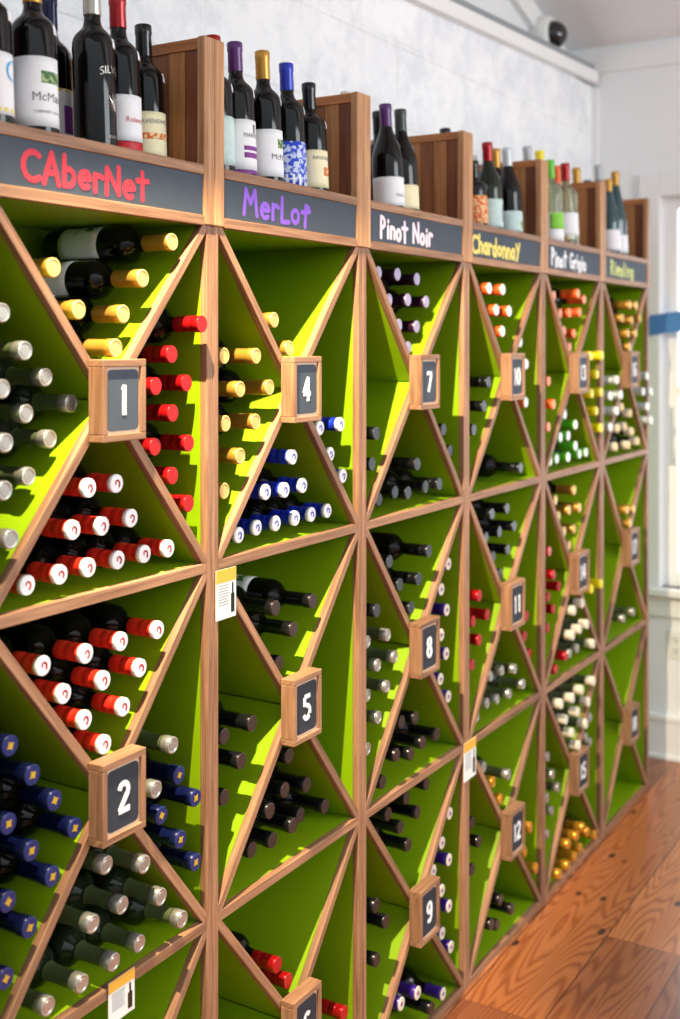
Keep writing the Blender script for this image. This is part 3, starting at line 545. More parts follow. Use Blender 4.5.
LYING = [
(1,"above","gold",1.6907,1.9919,0.0),(1,"above","gold",1.608,1.9206,0.0),(1,"above","gold",1.5701,1.856,0.012),(1,"above","gold",1.5259,1.7955,-0.01),(1,"above","gold",1.4,1.9285,0.012),(1,"above","gold",1.4565,1.8605,0.01),
(1,"right","red",1.7573,1.8408,-0.017),(1,"right","red",1.6889,1.7838,0.0),(1,"right","red",1.7573,1.7283,0.02),(1,"right","red",1.6412,1.7261,-0.002),(1,"right","red",1.7064,1.6735,0.012),(1,"right","red",1.6616,1.6136,0.017),
(1,"right","red",1.7573,1.6136,0.015),(1,"right","red",1.7095,1.556,0.015),(1,"right","red",1.7573,1.4984,0.015),(1,"left","silvergreen",1.2904,1.8517,0.012),(1,"left","silvergreen",1.3355,1.792,0.01),(1,"left","silvergreen",1.2904,1.7323,0.012),
(1,"left","silvergreen",1.4001,1.7477,0.03),(1,"left","silvergreen",1.3524,1.69,0.025),(1,"left","silvergreen",1.4596,1.7021,0.03),(1,"left","silvergreen",1.2904,1.6481,0.005),(1,"left","silvergreen",1.4118,1.6445,0.032),(1,"left","silvergreen",1.364,1.587,0.032),
(1,"left","silvergreen",1.2904,1.4984,-0.007),(1,"left","silvergreen",1.2904,1.5733,0.007),(1,"below","redwhite",1.4688,1.5593,-0.002),(1,"below","redwhite",1.5413,1.5591,0.002),(1,"below","redwhite",1.4333,1.4929,0.0),(1,"below","redwhite",1.5035,1.4903,0.0),
(1,"below","redwhite",1.5774,1.4947,0.0),(1,"below","redwhite",1.3403,1.4163,0.01),(1,"below","redwhite",1.4105,1.4217,0.007),(1,"below","redwhite",1.4808,1.4215,0.01),(1,"below","redwhite",1.551,1.4239,0.007),(1,"below","redwhite",1.6212,1.4236,0.007),
(1,"below","redwhite",1.6915,1.4227,0.01),(2,"above","redwhite",1.3751,1.2791,0.01),(2,"above","redwhite",1.4639,1.2798,0.0),(2,"above","redwhite",1.5513,1.2816,0.0),(2,"above","redwhite",1.6497,1.2812,0.0),(2,"above","redwhite",1.4219,1.2214,0.01),
(2,"above","redwhite",1.5067,1.2241,0.0),(2,"above","redwhite",1.6014,1.2234,0.0),(2,"above","redwhite",1.4661,1.1667,0.005),(2,"above","redwhite",1.5572,1.1655,0.0),(2,"above","redwhite",1.5109,1.1126,0.002),(2,"right","silverring",1.6775,1.0651,-0.012),
(2,"right","navy",1.7103,0.9978,0.0),(2,"right","silverring",1.6269,1.0006,-0.015),(2,"right","navy",1.7573,0.9396,-0.002),(2,"right","navy",1.6658,0.9365,0.005),(2,"right","navy",1.7119,0.8771,-0.002),(2,"right","navy",1.7573,0.8175,-0.002),
(2,"left","navy",1.2948,1.1744,0.0),(2,"left","navy",1.342,1.1141,0.0),(2,"left","navy",1.3905,1.0571,0.0),(2,"left","navy",1.2913,1.0536,0.0),(2,"left","navy",1.4368,0.9955,0.0),(2,"left","navy",1.3397,0.9937,0.0),
(2,"left","navy",1.3857,0.9347,0.0),(2,"left","navy",1.2906,0.9323,0.0),(2,"left","navy",1.3359,0.8727,0.0),(2,"left","navy",1.2904,0.8107,0.005),(2,"below","silverring",1.5002,0.9123,-0.012),(2,"below","silverring",1.5721,0.8914,-0.035),
(2,"below","silverring",1.5538,0.8188,0.0),(2,"below","silverring",1.6481,0.7975,-0.009),(2,"below","silverring",1.6952,0.7393,-0.02),(2,"below","silverring",1.4729,0.822,-0.007),(2,"below","silverring",1.605,0.7278,0.005),(2,"below","silverring",1.5301,0.7303,-0.002),
(2,"below","silverring",1.4545,0.7278,0.0),(2,"below","silverring",1.3757,0.7278,0.0),(4,"above","gold",2.0424,1.854,0.012),(4,"above","gold",2.0922,1.7941,0.007),(4,"left","gold",1.8709,1.7794,0.015),(4,"left","gold",1.9594,1.7784,0.0),
(4,"left","gold",1.904,1.7122,0.0),(4,"left","gold",2.0072,1.7124,0.0),(4,"left","gold",1.8709,1.6445,0.012),(4,"left","gold",1.9576,1.6438,0.0),(4,"left","gold",1.9041,1.5775,0.0),(4,"left","gold",1.8709,1.5102,0.015),
(4,"right","bluewhite",2.2397,1.6129,0.022),(4,"right","bluewhite",2.3098,1.6174,0.01),(4,"right","bluewhite",2.2927,1.5491,0.027),(4,"right","bluewhite",2.3375,1.4951,0.02),(4,"below","bluewhite",2.0951,1.5602,0.0),(4,"below","bluewhite",1.9973,1.4953,0.002),
(4,"below","bluewhite",2.0677,1.492,0.002),(4,"below","bluewhite",2.138,1.4946,0.002),(4,"below","bluewhite",1.9202,1.4155,0.015),(4,"below","bluewhite",1.9902,1.4207,0.02),(4,"below","bluewhite",2.0605,1.4202,0.02),(4,"below","bluewhite",2.1308,1.4225,0.017),
(4,"below","bluewhite",2.201,1.4221,0.02),(4,"below","bluewhite",2.2716,1.4215,0.022),(5,"above","dark",2.1781,1.2348,0.002),(5,"above","dark",2.0297,1.2482,0.0),(5,"above","dark",2.105,1.1867,0.005),(5,"above","dark",2.0939,1.1126,0.035),
(5,"left","dark",1.9457,1.0287,0.0),(5,"left","dark",1.8709,1.0211,0.015),(5,"left","dark",1.9149,0.9605,0.005),(5,"left","dark",1.8709,0.8999,0.015),(5,"below","dark",2.0809,0.922,0.0),(5,"below","dark",2.1534,0.836,0.002),
(5,"below","dark",2.0794,0.8472,0.01),(5,"below","dark",2.2529,0.7526,0.017),(5,"below","dark",2.1781,0.7545,0.035),(5,"below","dark",2.0066,0.8302,-0.002),(5,"below","dark",2.1038,0.7637,0.005),(5,"below","dark",2.0291,0.7587,0.007),
(5,"below","dark",1.9544,0.7657,0.007),(6,"above","red",2.044,0.4901,0.005),(6,"above","red",2.092,0.4326,0.01),(6,"right","red",2.3097,0.2599,0.0),(7,"above","plum",2.6082,1.9803,0.022),(7,"above","plum",2.711,1.973,0.02),
(7,"above","plum",2.5183,1.9799,0.027),(7,"above","plum",2.661,1.9172,0.02),(7,"above","plum",2.7587,1.9152,0.017),(7,"above","plum",2.5728,1.9144,0.027),(7,"above","plum",2.7234,1.8492,0.027),(7,"above","plum",2.6249,1.8516,0.027),
(7,"above","plum",2.6727,1.7941,0.025),(7,"left","black",2.4514,1.5881,-0.005),(7,"left","black",2.4515,1.5132,0.007),(7,"right","black",2.8576,1.5715,0.015),(7,"right","black",2.9092,1.5094,0.02),(7,"below","black",2.6657,1.4954,-0.005),
(7,"below","black",2.5822,1.4311,0.015),(7,"below","black",2.6565,1.4209,0.017),(7,"below","black",2.7308,1.4298,0.005),(7,"below","black",2.8057,1.4299,0.002),(7,"below","black",2.5081,1.4208,0.02),(8,"above","black",2.7305,1.2627,-0.005),
(8,"above","black",2.6829,1.197,-0.0),(8,"above","black",2.5535,1.2613,0.015),(8,"above","black",2.608,1.194,0.015),(8,"above","black",2.6642,1.1245,0.012),(8,"left","black",2.4534,1.1609,-0.005),(8,"left","silvergreen",2.5262,1.0851,0.005),
(8,"left","silvergreen",2.4514,1.0828,0.02),(8,"left","silvergreen",2.5664,1.022,0.007),(8,"left","silvergreen",2.4888,1.018,0.012),(8,"left","silvergreen",2.5309,0.9561,0.01),(8,"left","silvergreen",2.4514,0.953,0.02),(8,"left","silvergreen",2.4915,0.8898,0.012),
(8,"left","silvergreen",2.4514,0.8236,0.02),(8,"right","violetwhite",2.8884,1.2015,0.015),(8,"right","violetwhite",2.8388,1.141,0.012),(8,"right","violetwhite",2.8785,1.0776,0.015),(8,"right","violetwhite",2.8404,0.9691,-0.002),(8,"right","violetwhite",2.8502,0.8949,0.02),
(8,"right","violetwhite",2.8985,0.8352,0.02),(8,"right","violetwhite",2.7934,1.0305,-0.01),(8,"below","dark",2.6778,0.8387,0.007),(8,"below","dark",2.6026,0.8493,0.007),(8,"below","dark",2.7806,0.7691,-0.003),(8,"below","dark",2.7057,0.768,-0.0),
(8,"below","dark",2.6311,0.7621,-0.005),(8,"below","dark",2.5584,0.7805,-0.003),(8,"below","dark",2.5046,0.7284,0.007),(9,"above","dark",2.7801,0.6322,0.027),(9,"above","dark",2.6667,0.6322,0.027),(9,"above","dark",2.7185,0.578,0.022),
(9,"above","dark",2.6059,0.5812,0.012),(9,"above","dark",2.649,0.5201,0.012),(9,"above","dark",2.5509,0.6322,0.017),(9,"left","dark",2.5007,0.3909,-0.005),(9,"left","dark",2.4514,0.4499,-0.005),(9,"left","dark",2.4549,0.3181,-0.005),
(9,"right","violetwhite",2.8904,0.5186,0.012),(9,"right","violetwhite",2.839,0.4569,0.01),(9,"right","violetwhite",2.8818,0.3956,0.01),(9,"right","violetwhite",2.7909,0.3994,0.012),(9,"right","violetwhite",2.8278,0.3342,0.005),(9,"right","violetwhite",2.8724,0.2741,0.005),
(9,"right","violetwhite",2.8704,0.1955,0.025),(9,"right","violetwhite",2.9183,0.138,0.022),(9,"below","violetwhite",2.6676,0.1376,-0.005),(9,"below","violetwhite",2.8186,0.0633,-0.003),(9,"below","violetwhite",2.5828,0.15,-0.003),(9,"below","dark",2.7436,0.0621,-0.007),
(10,"above","orangewhite",3.1115,1.9646,-0.008),(10,"above","orangewhite",3.2046,1.9651,-0.01),(10,"above","orangewhite",3.1625,1.9033,-0.008),(10,"above","orangewhite",3.2576,1.9022,-0.008),(10,"above","orangewhite",3.2137,1.8416,-0.005),(10,"right","orangewhite",3.4148,1.8101,0.022),
(10,"right","orangewhite",3.3855,1.7413,-0.01),(10,"right","orangewhite",3.395,1.6234,-0.005),(10,"left","black",3.1,1.6941,-0.01),(10,"left","black",3.0683,1.6262,-0.01),(10,"left","black",3.0319,1.5607,0.005),(10,"below","black",3.34,1.4256,-0.01),
(11,"above","black",3.2637,1.3097,0.002),(11,"above","black",3.1372,1.3089,-0.005),(11,"above","black",3.3137,1.2499,-0.0),(11,"above","black",3.2295,1.2431,0.012),(11,"above","black",3.1547,1.236,0.022),(11,"above","black",3.2806,1.1827,0.007),
(11,"above","black",3.2064,1.1718,0.022),(11,"above","black",3.2545,1.1126,0.02),(11,"left","red",3.0319,1.0914,-0.012),(11,"left","red",3.1068,1.0218,-0.003),(11,"left","red",3.0319,1.0165,0.007),(11,"left","red",3.0739,0.9545,0.007),
(11,"left","red",3.0319,0.8925,0.01),(11,"right","red",3.375,0.9668,-0.015),(11,"right","red",3.4376,0.8863,0.017),(11,"right","red",3.4913,0.8201,0.022),(11,"below","silverring",3.1732,0.8255,0.015),(11,"below","silverring",3.2482,0.8245,0.012),
(11,"below","silverring",3.3236,0.8126,0.002),(11,"below","silverring",3.3798,0.7525,-0.003),(11,"below","silverring",3.3061,0.7393,0.012),(11,"below","silverring",3.2313,0.7413,0.02),(11,"below","silverring",3.1569,0.7489,0.019),(11,"below","silverring",3.0849,0.7281,0.02),
(12,"above","silvergreen",3.141,0.5667,0.022),(12,"above","silvergreen",3.2653,0.5098,-0.003),(12,"above","goldshiny",3.1904,0.5075,0.015),(12,"above","goldshiny",3.2498,0.4363,0.017),(12,"left","dark",3.0687,0.3785,0.005),(12,"left","dark",3.0342,0.3103,0.01),
(12,"left","dark",3.0319,0.4437,0.01),(12,"right","goldshiny",3.4207,0.2974,-0.01),(12,"right","goldshiny",3.441,0.2073,0.017),(12,"right","goldshiny",3.4988,0.138,0.002),(12,"below","dark",3.1895,0.1664,-0.01),(12,"below","dark",3.1345,0.1155,-0.005),
(12,"below","dark",3.2745,0.1038,-0.01),(12,"below","dark",3.2027,0.0817,0.007),(13,"above","orange",3.8646,1.9777,-0.005),(13,"above","orange",3.964,1.961,0.008),(13,"above","orange",3.6917,1.9649,0.017),(13,"above","orange",3.7396,1.9073,0.012),
(13,"above","orange",3.8303,1.9111,0.013),(13,"above","orange",3.9051,1.9147,0.003),(13,"above","orange",3.7874,1.8498,0.017),(13,"above","orange",3.8964,1.8403,0.02),(13,"above","orange",3.8376,1.7941,0.015),(13,"right","yellow",3.9621,1.7624,-0.02),
(13,"right","yellow",4.0784,1.7629,-0.02),(13,"right","yellow",4.0271,1.6965,-0.02),(13,"right","yellow",3.97,1.63,-0.02),(13,"right","yellow",4.0696,1.6313,-0.02),(13,"right","yellow",4.0227,1.5666,-0.018),(13,"right","yellow",4.0753,1.5033,-0.018),
(13,"left","orange",3.6124,1.6829,0.005),(13,"left","orange",3.6124,1.6079,-0.013),(13,"left","orange",3.6171,1.5332,0.007),(13,"below","greenwhite",3.7896,1.5659,0.015),(13,"below","greenwhite",3.7283,1.4921,0.007),(13,"below","greenwhite",3.8032,1.4923,0.007),
(13,"below","greenwhite",3.8745,1.5256,0.007),(13,"below","greenwhite",3.6666,1.4178,0.02),(13,"below","greenwhite",3.7415,1.4178,0.025),(13,"below","greenwhite",3.8163,1.4178,0.012),(13,"below","greenwhite",3.8832,1.4513,0.01),(13,"below","greenwhite",3.9502,1.4178,0.02),
(13,"below","greenwhite",4.0251,1.4178,0.022),(14,"above","gold",3.8567,1.3017,0.005),(14,"above","gold",3.6952,1.2851,0.012),(14,"above","gold",3.894,1.2367,-0.0),(14,"above","gold",3.8191,1.237,0.01),(14,"above","gold",3.7429,1.2262,0.02),
(14,"above","gold",3.8967,1.1618,0.02),(14,"above","gold",3.79,1.1681,0.017),(14,"above","gold",3.8403,1.1126,0.017),(14,"right","yellow",3.9726,0.9425,-0.018),(14,"right","yellow",4.0696,0.9437,-0.02),(14,"left","red",3.6124,1.1281,0.002),
(14,"left","red",3.6124,1.0531,-0.013),(14,"left","red",3.686,1.0007,-0.003),(14,"left","red",3.6146,0.9783,0.007),(14,"left","red",3.6697,0.9275,0.01),(14,"left","red",3.6124,0.8773,0.008),(14,"below","cream",3.8778,0.9102,-0.018),
(14,"below","cream",3.8037,0.8989,-0.015),(14,"below","cream",3.9274,0.8278,-0.018),(14,"below","cream",3.8524,0.8264,-0.018),(14,"below","cream",3.7777,0.8212,-0.02),(14,"below","cream",3.9853,0.7473,-0.02),(14,"below","silverring",3.8844,0.7501,0.004),
(14,"below","silverring",3.8096,0.7494,0.004),(14,"below","red",3.7355,0.7594,-0.009),(14,"below","red",3.6667,0.7296,-0.0),(15,"above","cream",3.9906,0.6141,-0.02),(15,"above","cream",3.8676,0.6139,-0.02),(15,"above","cream",3.781,0.6079,-0.018),
(15,"above","cream",3.9361,0.5556,-0.02),(15,"above","cream",3.6822,0.6138,-0.015),(15,"above","cream",3.8333,0.5473,-0.018),(15,"above","cream",3.7385,0.5463,-0.01),(15,"above","cream",3.9043,0.4878,-0.022),(15,"above","cream",3.7865,0.4888,-0.015),
(15,"above","cream",3.8363,0.4328,-0.02),(15,"right","silverring",4.0156,0.4757,0.003),(15,"right","silverring",4.0333,0.3821,0.01),(15,"right","silverring",3.9675,0.4181,0.002),(15,"left","silverring",3.6124,0.4565,0.007),(15,"left","silverring",3.6451,0.3892,0.002),
(15,"left","silverring",3.6923,0.3311,0.002),(15,"left","silverring",3.614,0.3211,0.01),(15,"left","silverring",3.6612,0.263,0.012),(15,"left","silverring",3.6154,0.2031,0.01),(15,"below","goldshiny",3.8854,0.1346,-0.018),(15,"below","goldshiny",3.8106,0.1326,-0.022),
(15,"below","goldshiny",4.0249,0.0578,-0.013),(15,"below","goldshiny",3.7356,0.1327,-0.02),(15,"below","goldshiny",3.9582,0.0918,-0.008),(15,"below","goldshiny",3.8914,0.0578,-0.005),(15,"below","goldshiny",3.8166,0.0579,-0.013),(15,"below","goldshiny",3.7417,0.0578,-0.015),
(15,"below","goldshiny",3.6668,0.0578,-0.013),(16,"above","gold",4.3785,1.954,-0.027),(16,"above","gold",4.4742,1.9542,-0.022),(16,"above","gold",4.324,1.9026,-0.015),(16,"above","gold",4.4265,1.8965,-0.02),(16,"above","gold",4.531,1.9054,-0.02),
(16,"above","gold",4.3719,1.845,-0.022),(16,"above","gold",4.4815,1.8458,-0.018),(16,"above","gold",4.427,1.7942,-0.01),(16,"left","silverwhite",4.2407,1.6712,-0.022),(16,"left","silverwhite",4.1929,1.6136,-0.013),(16,"left","silverwhite",4.2886,1.6136,-0.022),
(16,"left","silverwhite",4.2407,1.556,-0.022),(16,"left","silverwhite",4.1929,1.4984,-0.013),(16,"right","silverwhite",4.6217,1.678,-0.022),(16,"right","silverwhite",4.5685,1.6169,-0.022),(16,"right","silverwhite",4.6598,1.6136,-0.027),(16,"right","silverwhite",4.612,1.556,-0.027),
(16,"right","silverwhite",4.6598,1.4984,-0.027),(16,"below","creamcork",4.3689,1.5644,-0.0),(16,"below","creamcork",4.439,1.5383,-0.01),(16,"below","creamcork",4.3042,1.4866,-0.005),(16,"below","creamcork",4.3789,1.4903,-0.008),(16,"below","creamcork",4.4556,1.4651,-0.013),
(16,"below","creamcork",4.5184,1.4244,-0.015),(16,"below","creamcork",4.3977,1.4178,-0.017),(16,"below","creamcork",4.2505,1.4219,-0.015),(17,"above","gold",4.3659,1.1737,-0.02),(17,"above","gold",4.4706,1.1634,-0.013),(17,"above","gold",4.4131,1.1155,-0.018),
(17,"below","silverring",4.3238,0.7687,-0.02),(17,"below","silverring",4.4444,0.77,-0.02),]
protos = {}; ordw = ['first', 'second', 'third', 'fourth', 'fifth', 'sixth', 'seventh', 'eighth', 'ninth', 'tenth']
zone_words = {'above': 'above box %d', 'below': 'below box %d', 'left': 'left of box %d', 'right': 'right of box %d'}
cells = {}
for t in LYING: cells.setdefault((t[0], t[1]), []).append(t)
def lab_label(prof, h):    # white wrap label with a small green landscape, for the bottles whose sides show
    return merge([(sticker(prof, -120, 120, .045, .145, .0003, 24), 0), (sticker(prof, -30, 30, .105, .125, .0005, 10), 1), (curved_text(prof, 'McManis', 0, .082, .017, .0006), 2)])
pb = bordeaux(r=.0368)
lying_label = lab_label(pb, .3).mesh('bottle_label', [M['paper'], M['ink_green'], M['ink_grey']])
for (n, zn), lst in cells.items():
    lst = sorted(lst, key=lambda t: t[4]); rows = []
    for t in lst:
        if rows and t[4] - rows[-1][0][4] < .036: rows[-1].append(t)
        else: rows.append([t])
    for ri, row in enumerate(rows):
        row.sort(key=lambda t: t[3])
        for ki, (n_, z_, kind, x, z, d) in enumerate(row):
            if kind not in protos: protos[kind] = make_lying(kind); b = protos[kind]
            else: b = copy_tree(protos[kind])
            for ch in list(b.children):
                if ch.name.startswith('label'): bpy.data.objects.remove(ch)
            b.location = (x, d + .300, z); rz = random.uniform(-25, 25)
            b.rotation_mode = 'XYZ'; b.matrix_world = Matrix.Translation((x, d + .300, z)) @ Matrix.Rotation(R(90), 4, 'X') @ Matrix.Rotation(R(rz), 4, 'Z')
            if (n, zn) in ((1, 'above'), (5, 'above')):
                l_ = obj('label', lying_label, b, rot=(0, 0, R(200)))
                l_['label'] = 'white paper label'
            rw = 'top' if ri == len(rows) - 1 and ri else ('bottom' if ri == 0 else ordw[ri])
            pos = ('only one' if len(row) == 1 else 'leftmost' if ki == 0 else 'rightmost' if ki == len(row) - 1 else ordw[ki] + ' from left')
            tag(b, '%s lying %s, %s, %s' % (KIND[kind][6], zone_words[zn] % n, (rw + ' row' if len(rows) > 1 else 'single row') + (' up' if rw in ordw else ''), pos), 'bottle', 'wine bottles lying in the rack compartments')
# ---- standing bottles on the display shelves
PR = {'bx': bordeaux, 'bg': burgundy, 'fl': flute}
def standing(x, y, shape, h, glass, capm, label, words, capln=.062, bump=False, captop=None, price=30, caprad=.0158):
    prof = PR[shape](h); zb = EYE + .3343 - math.tan(R(2.5)) * y + .0378 * math.tan(R(2.5)) * 0
    b = obj('wine_bottle', lathe_mesh('bottle', prof, M[glass], 36))
    b.location = (x, y, zb); b.rotation_euler = (R(-2.5), 0, 0)
    c_ = obj('capsule', lathe_mesh('capsule', scr(h, capln, bump, caprad), M[capm]), b)
    if captop: obj('cap_top', disc_mesh('cap_top', .0164, h - .008, h + .0018, M[captop]), c_)
    if label:
        ms, mats = label(prof); obj('label', merge(ms).mesh('bottle_label', [M[q] for q in mats]), b, rot=(0, 0, R(-20)))
    if price is not None:
        zs = h * .63; obj('price_sticker', sticker(prof, price - 14, price + 14, zs - .006, zs + .011, .0008).mesh('price_sticker', M['paper']), b)
    tag(b, words, 'bottle', 'wine bottles standing on top of the rack')
    return b
def leaves(prof, ac, zc, ln, wd):
    m = MB()
    for q in range(-4, 5):
        t = R(q * 17); L_ = ln * (1 - abs(q) * .05); ux, uz = math.sin(t), math.cos(t)
        P = [(0, 0), (uz * wd / 2 + ux * L_ * .5, -ux * wd / 2 + uz * L_ * .5), (ux * L_, uz * L_), (-uz * wd / 2 + ux * L_ * .5, ux * wd / 2 + uz * L_ * .5)]
        r_ = rad(prof, zc) + .0007 + .00002 * (q + 4)
        m.poly([(r_ * math.sin(R(ac) + x / r_), -r_ * math.cos(R(ac) + x / r_), zc + z) for x, z in P], [(0, 1, 2, 3)], [[(0, 0)] * 4])
    return m
def lab(z0, z1, base, items=(), w=110):
    def f(prof):
        ms = [(sticker(prof, -w, w, z0, z1, .0005, 30), 0)]; mats = [base]
        for it in items:
            if it[0] == 'p': _, a0, a1, q0, q1, mt = it; g = sticker(prof, a0, a1, q0, q1, .0009, 10)
            else: _, s_, ac, zc, size, mt = it[:6]; g = curved_text(prof, s_, ac, zc, size, .0012, arch=it[6] if len(it) > 6 else 0)
            if mt not in mats: mats.append(mt)
            ms.append((g, mats.index(mt)))
        return ms, mats
    return f
standing(1.3051,0.0540,'bx',0.3000,'wine_dark','black',lab(.03,.13,'paper',[('t','OC',75,.085,.05,'ink_cyan'),('p',-100,100,.035,.042,'ink_yellow')],125),'dark bottle with a blue-lettered white label, cut by left photo edge')
standing(1.4043,0.0540,'bx',0.3000,'wine_dark','gold',lab(.026,.142,'paper',[('p',-8,52,.098,.118,'ink_green'),('t','McManis',22,.068,.021,'ink_grey'),('t','CABERNET SAUVIGNON',24,.048,.0065,'ink_grey')],118),'gold-capped bottle with white landscape label beside left photo edge, above CAberNet sign')
standing(1.5386,0.1500,'bx',0.3050,'wine_dark','navy',lab(.028,.13,'paper',[('p',-100,100,.028,.034,'ink_yellow'),('p',10,50,.05,.10,'ink_violet'),('p',-100,100,.124,.130,'ink_yellow')],118),'navy-capped bottle with yellow-edged white label, standing behind the gold-capped one')
standing(1.5483,0.0540,'bx',0.3150,'wine_dark','silver',lambda prof:([(curved_text(prof,'SILVER',30,.145,.020,.0012,arch=8),0),(curved_text(prof,'CALIFORNIA',40,.03,.007,.0012),0)]+[(leaves(prof,40,.078,.036,.0065),0)],['silver']),'silver-capped black bottle printed with a silver leaf emblem, above CAberNet sign')
standing(1.6397,0.0750,'bx',0.3169,'wine_dark','red',lab(.040,.125,'paper',[('t','Robert M',25,.075,.014,'ink_red'),('p',-118,118,.020,.039,'ink_red')],118),'red-capped bottle with white label over a red band, above CAberNet sign')
standing(1.7401,0.1000,'bx',0.2892,'wine_dark','black',lab(.026,.115,'paper_cream',[('p',-60,60,.062,.074,'ink_orange'),('t','RAVENSWOOD',10,.092,.013,'ink_grey')],118),'black-capped bottle with cream label, rightmost above CAberNet sign')
standing(1.9087,0.0600,'bx',0.2991,'wine_dark','red',lab(.03,.13,'ink_aqua',[],118),'red-topped bottle mostly hidden behind the post left of the MerLoT sign')
standing(1.9849,0.0600,'bx',0.3029,'wine_dark','purple_cap',lab(.030,.135,'paper',[('p',-15,65,.055,.066,'ink_violet'),('p',-15,60,.071,.080,'ink_violet'),('t','MARKET',20,.098,.013,'ink_grey'),('p',22,34,.108,.126,'ink_grey'),('p',-118,118,.022,.0295,'ink_violet')],118),'purple-capped bottle with violet brush strokes on a white label')
standing(2.0854,0.0600,'bx',0.3060,'wine_dark','gold',lab(.028,.130,'paper',[('p',10,62,.090,.110,'ink_green'),('t','McManis',30,.065,.018,'ink_grey')],118),'gold-capped bottle with white landscape label, above MerLoT sign')
standing(2.1786,0.0600,'bx',0.2990,'wine_dark','blue',lab(.018,.118,'ink_bluefloral',[('p',-118,118,.018,.045,'paper'),('t','Blue',25,.028,.012,'ink_blue')],118),'blue-capped bottle with blue floral label, above MerLoT sign',captop='whitecap')
standing(2.2700,0.0600,'bx',0.2715,'wine_dark','black',lab(.026,.112,'paper_cream',[('p',10,70,.054,.074,'ink_orange'),('t','RAVENSWOOD',30,.09,.012,'ink_grey')],118),'black-capped bottle with cream label, rightmost above MerLoT sign')
standing(2.4686,0.0750,'bg',0.2901,'wine_dark','cream',lab(.03,.10,'paper',[('t','C',60,.045,.05,'ink_cyan')],118),'bottle with a blue C on white label, beside post left of Pinot Noir sign',captop='whitecap')
standing(2.7602,0.1500,'bx',0.3038,'wine_dark','black',None,'slate black bottle standing behind the purple-capped one, above Pinot Noir sign')
standing(2.6366,0.0600,'bg',0.2879,'wine_dark','purple_cap',lab(.022,.096,'paper',[('t','PINOT NOIR',30,.045,.011,'ink_grey')],118),'purple-capped bottle with plain white label, above Pinot Noir sign')
standing(2.7178,0.0600,'bg',0.2882,'wine_dark','darkgreen_cap',lab(.022,.085,'paper_cream',[],118),'dark green capped bottle with cream label, above Pinot Noir sign')
standing(3.1734,0.1500,'bx',0.3232,'wine_dark','black',None,'black-capped bottle, only its top showing over the panel right of Pinot Noir sign')
standing(3.1535,0.0535,'bx',0.2101,'wine_dark','black',lab(.022,.105,'ink_orange',[],118),'short black-capped bottle with orange label, leftmost above Chardonnay sign')
standing(3.4816,0.2034,'bg',0.2902,'wine_green','silverwhite',lab(.02,.1,'ink_aqua',[],118),'dark bottle with pale label standing behind the orange-labelled one')
standing(3.2760,0.0600,'bg',0.2840,'wine_green','red',lab(.022,.108,'ink_aqua',[('p',20,60,.04,.09,'ink_grey')],80),'red-capped bottle with pale aqua label, above Chardonnay sign')
standing(3.4816,0.1222,'bg',0.3029,'wine_dark','gold',lab(.022,.085,'ink_aqua',[],118),'gold-capped bottle with pale label, above Chardonnay sign')
standing(3.4193,0.0560,'bg',0.2877,'wine_dark','silverwhite',lab(.020,.085,'ink_aqua',[('p',10,60,.03,.055,'ink_green')],118),'white-capped bottle with leafy pale label, above Chardonnay sign')
standing(3.9093,0.1830,'bg',0.3810,'wine_green','grey_cap',None,'grey-capped bottle, its top showing over the panel right of Chardonnay sign')
standing(3.8633,0.1191,'bx',0.3505,'clear','yellow',lab(.03,.13,'paper',[],80),'yellow-capped clear bottle with white label, leftmost above Pinot Grigio sign')
standing(3.7847,0.0535,'bx',0.2984,'clear','green_cap',lab(.02,.115,'paper',[('p',-60,70,.06,.115,'ink_lime')],100),'green-capped clear bottle with lime and white label, above Pinot Grigio sign')
standing(4.0646,0.1346,'bx',0.3255,'clear','orange',lab(.06,.14,'paper',[('p',0,70,.06,.075,'ink_orange')],80),'orange-capped clear bottle with white label, above Pinot Grigio sign')
standing(3.9335,0.0535,'bx',0.3074,'clear','red',lab(.05,.13,'paper',[],80),'red-capped clear bottle with white label, above Pinot Grigio sign')
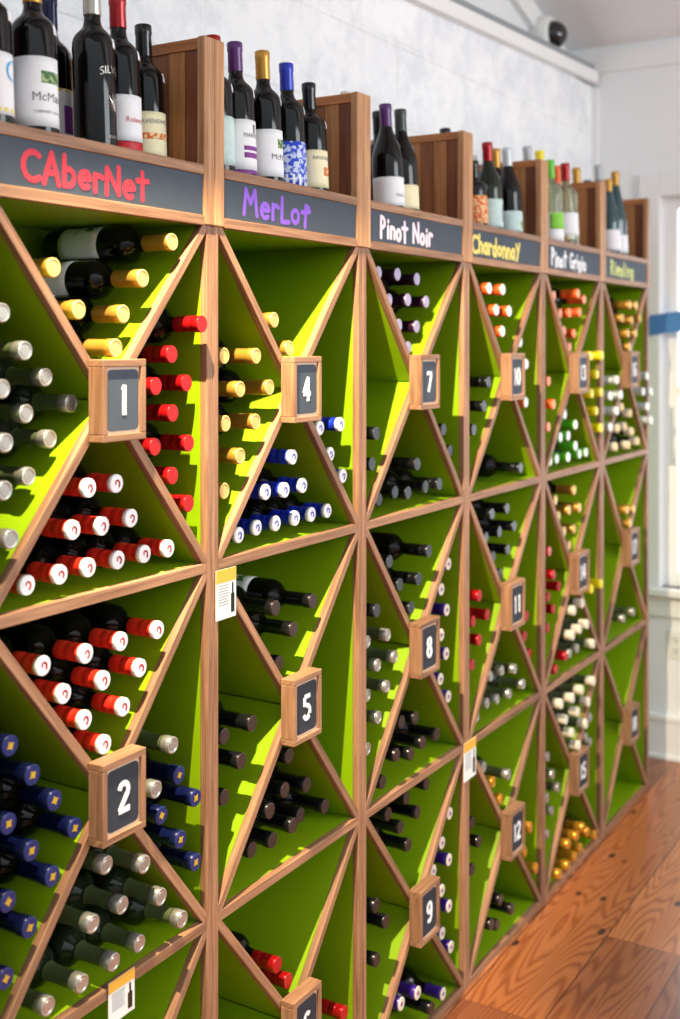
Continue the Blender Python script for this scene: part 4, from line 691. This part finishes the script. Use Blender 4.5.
standing(4.2076,0.1100,'bx',0.3338,'clear','gold',lab(.03,.13,'paper',[('p',-80,80,.075,.085,'ink_green')],80),'gold-capped clear bottle with green-striped white label, above Pinot Grigio sign')
standing(4.5357,0.1819,'bx',0.3357,'wine_dark','darkgreen_cap',None,'dark-topped bottle barely showing over the panel right of Pinot Grigio sign')
standing(4.4583,0.1085,'fl',0.3781,'aqua','grey_cap',lab(.03,.11,'paper',[],100),'grey-capped slender bottle, leftmost above the pale lime sign')
standing(4.4055,0.0535,'fl',0.3093,'aqua','gold',lab(.03,.11,'paper',[],100),'shorter gold-capped slender bottle above the pale lime sign')
standing(4.5241,0.0624,'fl',0.3544,'aqua','gold',lab(.03,.10,'paper',[],100),'taller gold-capped slender bottle, rightmost above the pale lime sign')
# ---- shelf tags
def shelf_tag(x, z, w_, h_, y, words):
    t = empty('shelf_tag', (x, y, z))
    m = MB(); m.box((0, -.0012, -h_), (w_, 0, 0), 'z'); obj('card', m.mesh('card', M['tag_white']), t)
    m = MB(); m.box((0, -.0018, -h_ * .26), (w_, -.0012, 0)); obj('header_band', m.mesh('header_band', M['tag_orange']), t)
    m = MB()
    for i in range(8): m.box((w_ * .12, -.0016, -h_ * (.33 + .055 * i)), (w_ * (.62 - .06 * (i % 3 == 2)), -.0012, -h_ * (.315 + .055 * i)))
    obj('small_print', m.mesh('small_print', M['ink_grey']), t)
    m = MB(); bx, r_ = w_ * .82, w_ * .085
    m.box((bx - r_, -.0019, -h_ * .9), (bx + r_, -.0013, -h_ * .52)); m.box((bx - r_ * .4, -.0019, -h_ * .53), (bx + r_ * .4, -.0013, -h_ * .3)); obj('bottle_picture', m.mesh('bottle_picture', M['wine_green']), t)
    tag(t, words, 'tag', 'paper shelf tags')
shelf_tag(1.8204,1.3598,0.0655,0.0978,-.0022,'orange-topped paper tag hanging on the post beside box 5')
shelf_tag(1.5160,0.6988,0.0670,0.0738,-.0022,'orange-topped paper tag hanging on the shelf edge below box 2')
shelf_tag(2.9502,0.6937,0.0795,0.1084,-.0022,'orange-topped paper tag hanging on the post left of box 12')
